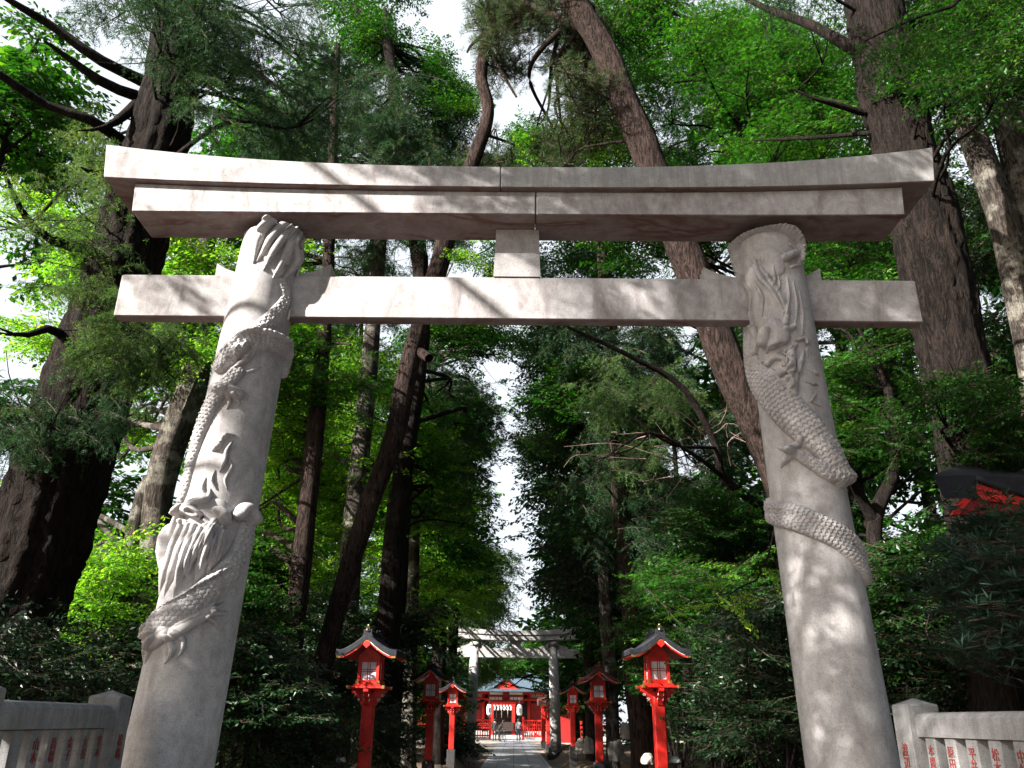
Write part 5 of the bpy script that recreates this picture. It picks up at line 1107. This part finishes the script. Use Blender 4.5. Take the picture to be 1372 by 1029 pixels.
# tall trees of the wood: three built, then copied
g = np.random.default_rng(77); TG = 'tall trees crowding the wood behind'
def tall_tree(kind, H, label):
    root = empty('tall_tree', (0, 0, 0), 0, label, 'tree', TG); T = [np.array([.15*math.sin(z*.3), .1*math.cos(z*.23), z]) for z in np.linspace(-.2, H*.93, 9)]
    bp = [(T, list(np.linspace(.34, .06, 9)))]; cs = []
    for _ in range(46):
        z = g.uniform(.22, 1)*H; r = (1.2+4.0*(1-(z/H-.22)/.78)**.7)*math.sqrt(g.uniform(.15, 1)); a = g.uniform(0, 6.28); cs.append(np.array([r*math.cos(a), r*math.sin(a), z]))
    lb = [([np.array([0, 0, max(1, c[2]-.25*np.linalg.norm(c[:2]))]), c*[.5, .5, 1]+[0, 0, -.1*np.linalg.norm(c[:2])], c], [.07, .045, .015]) for c in cs]
    link('trunk', trunk_mesh('trunk', bp, (0, 0, 0), 5), root, [BK1 if kind == 'ced' else BK4]); link('branches', trunk_mesh('branches', lb, (0, 0, 0), 5), root, [BK4])
    link('crown', crown_mesh('crown', boughs(g, cs, 8, 1.0, 2.0, (0, 0), .15), kind, g, (0, 0, 0), 1.7), root); return root
TT = [tall_tree('mid', 24, 'tall green tree in the wood, crown of layered leaves'), tall_tree('drk', 26, 'tall dark broadleaf tree in the wood'), tall_tree('ced', 27, 'tall drooping cedar in the wood')]
spots = [(-9, 20, 0), (-8, 33, 2), (-17, 17, 0), (-12, 42, 1), (-7.5, 48, 0), (9.5, 17, 1), (8, 25, 2), (14, 22, 0), (20, 18, 1), (13, 32, 1), (24, 28, 2), (9, 40, 0), (16, 46, 2), (15, 12, 1), (22, 10, 0), (28, 20, 1), (8.5, 54, 1)]
side_nm = {0: 'layered green', 1: 'dark broadleaf', 2: 'drooping cedar'}; seen = set()
for i, (x, y, k) in enumerate(spots):
    o = TT[k] if k not in seen else copy_tree(TT[k]); seen.add(k); s = g.uniform(.85, 1.1)
    o.location = (x, y, 0); o.rotation_euler = (0, 0, g.uniform(0, 6.28)); o.scale = (s, s, s)
    o['label'] = 'tall %s tree in the wood behind, on the %s side of the path' % (side_nm[k], 'left' if x < 0 else 'right')
# overhanging tree on the camera side that dapples the stone
svx, svy, svz = SV
def shade_ok(c):
    t = c[1]/svy; xt = c[0]-svx*t; zt = c[2]-svz*t
    if zt > 7.5 or zt < .3 or xt < -4 or xt > 5: return 0
    v = to_px(c)
    if v[2] > 0 and -70 < v[0] < 1440 and v[1] > -60: return 0
    lit = -3.9 < xt < .15 and zt > 1.5+.25*(xt+3)
    return .025 if lit else 1.0
trees0 = [('zelkova_tree', (-6.5, -5.0), 'spreading tree left of the camera whose boughs shade the torii'), ('zelkova_tree', (-9.5, -1.5), 'second spreading tree farther left outside the view')]
for k, (nm, (tx, ty), lab) in enumerate(trees0):
    rows = []; tries = 0; want = (60, 40)[k]
    while len(rows) < want and tries < 6000:
        tries += 1; c = np.array([tx, ty, 7.0])+g.uniform(-1, 1, 3)*[5.5, 3.4, 4.6]
        if c[1] > -.6: continue
        if g.random() < shade_ok(c): rows.append(c)
    root = empty(nm, (tx, ty, 0), 0, lab, 'tree'); org = (tx, ty, 0)
    bp = []
    T = [np.array([tx, ty, z]) for z in (-.1, 1.5, 3, 5, 7, 9)]
    link('trunk', trunk_mesh('trunk', [(T, [.4, .32, .3, .26, .18, .1])], org, 3), root, [BK3])
    for c in rows:
        a = np.array([tx, ty, min(8.5, max(2.5, c[2]-.35*np.linalg.norm(c[:2]-[tx, ty])))]); bp.append(([a, (a+c)/2+[0, 0, .2], c], [.05, .03, .01]))
    link('branches', trunk_mesh('branches', bp, org, 3), root, [BK3])
    link('crown', crown_mesh('crown', boughs(g, rows, 7, .55, .9), 'mid', g, org), root)
# tall-tree copies added behind and beside the camera to dim the sky light
for i, (x, y, k) in enumerate([(4, -15, 0), (10, -12, 1), (13, -4, 0), (-1, -19, 1), (11, 4, 1), (-16, -16, 2), (18, -12, 2)]):
    o = copy_tree(TT[k]); o.location = (x, y, 0); o.rotation_euler = (0, 0, i*1.3); o['label'] = 'tall %s tree added behind or beside the camera to block sky light' % side_nm[k]
print('LEAVES', NLEAF)
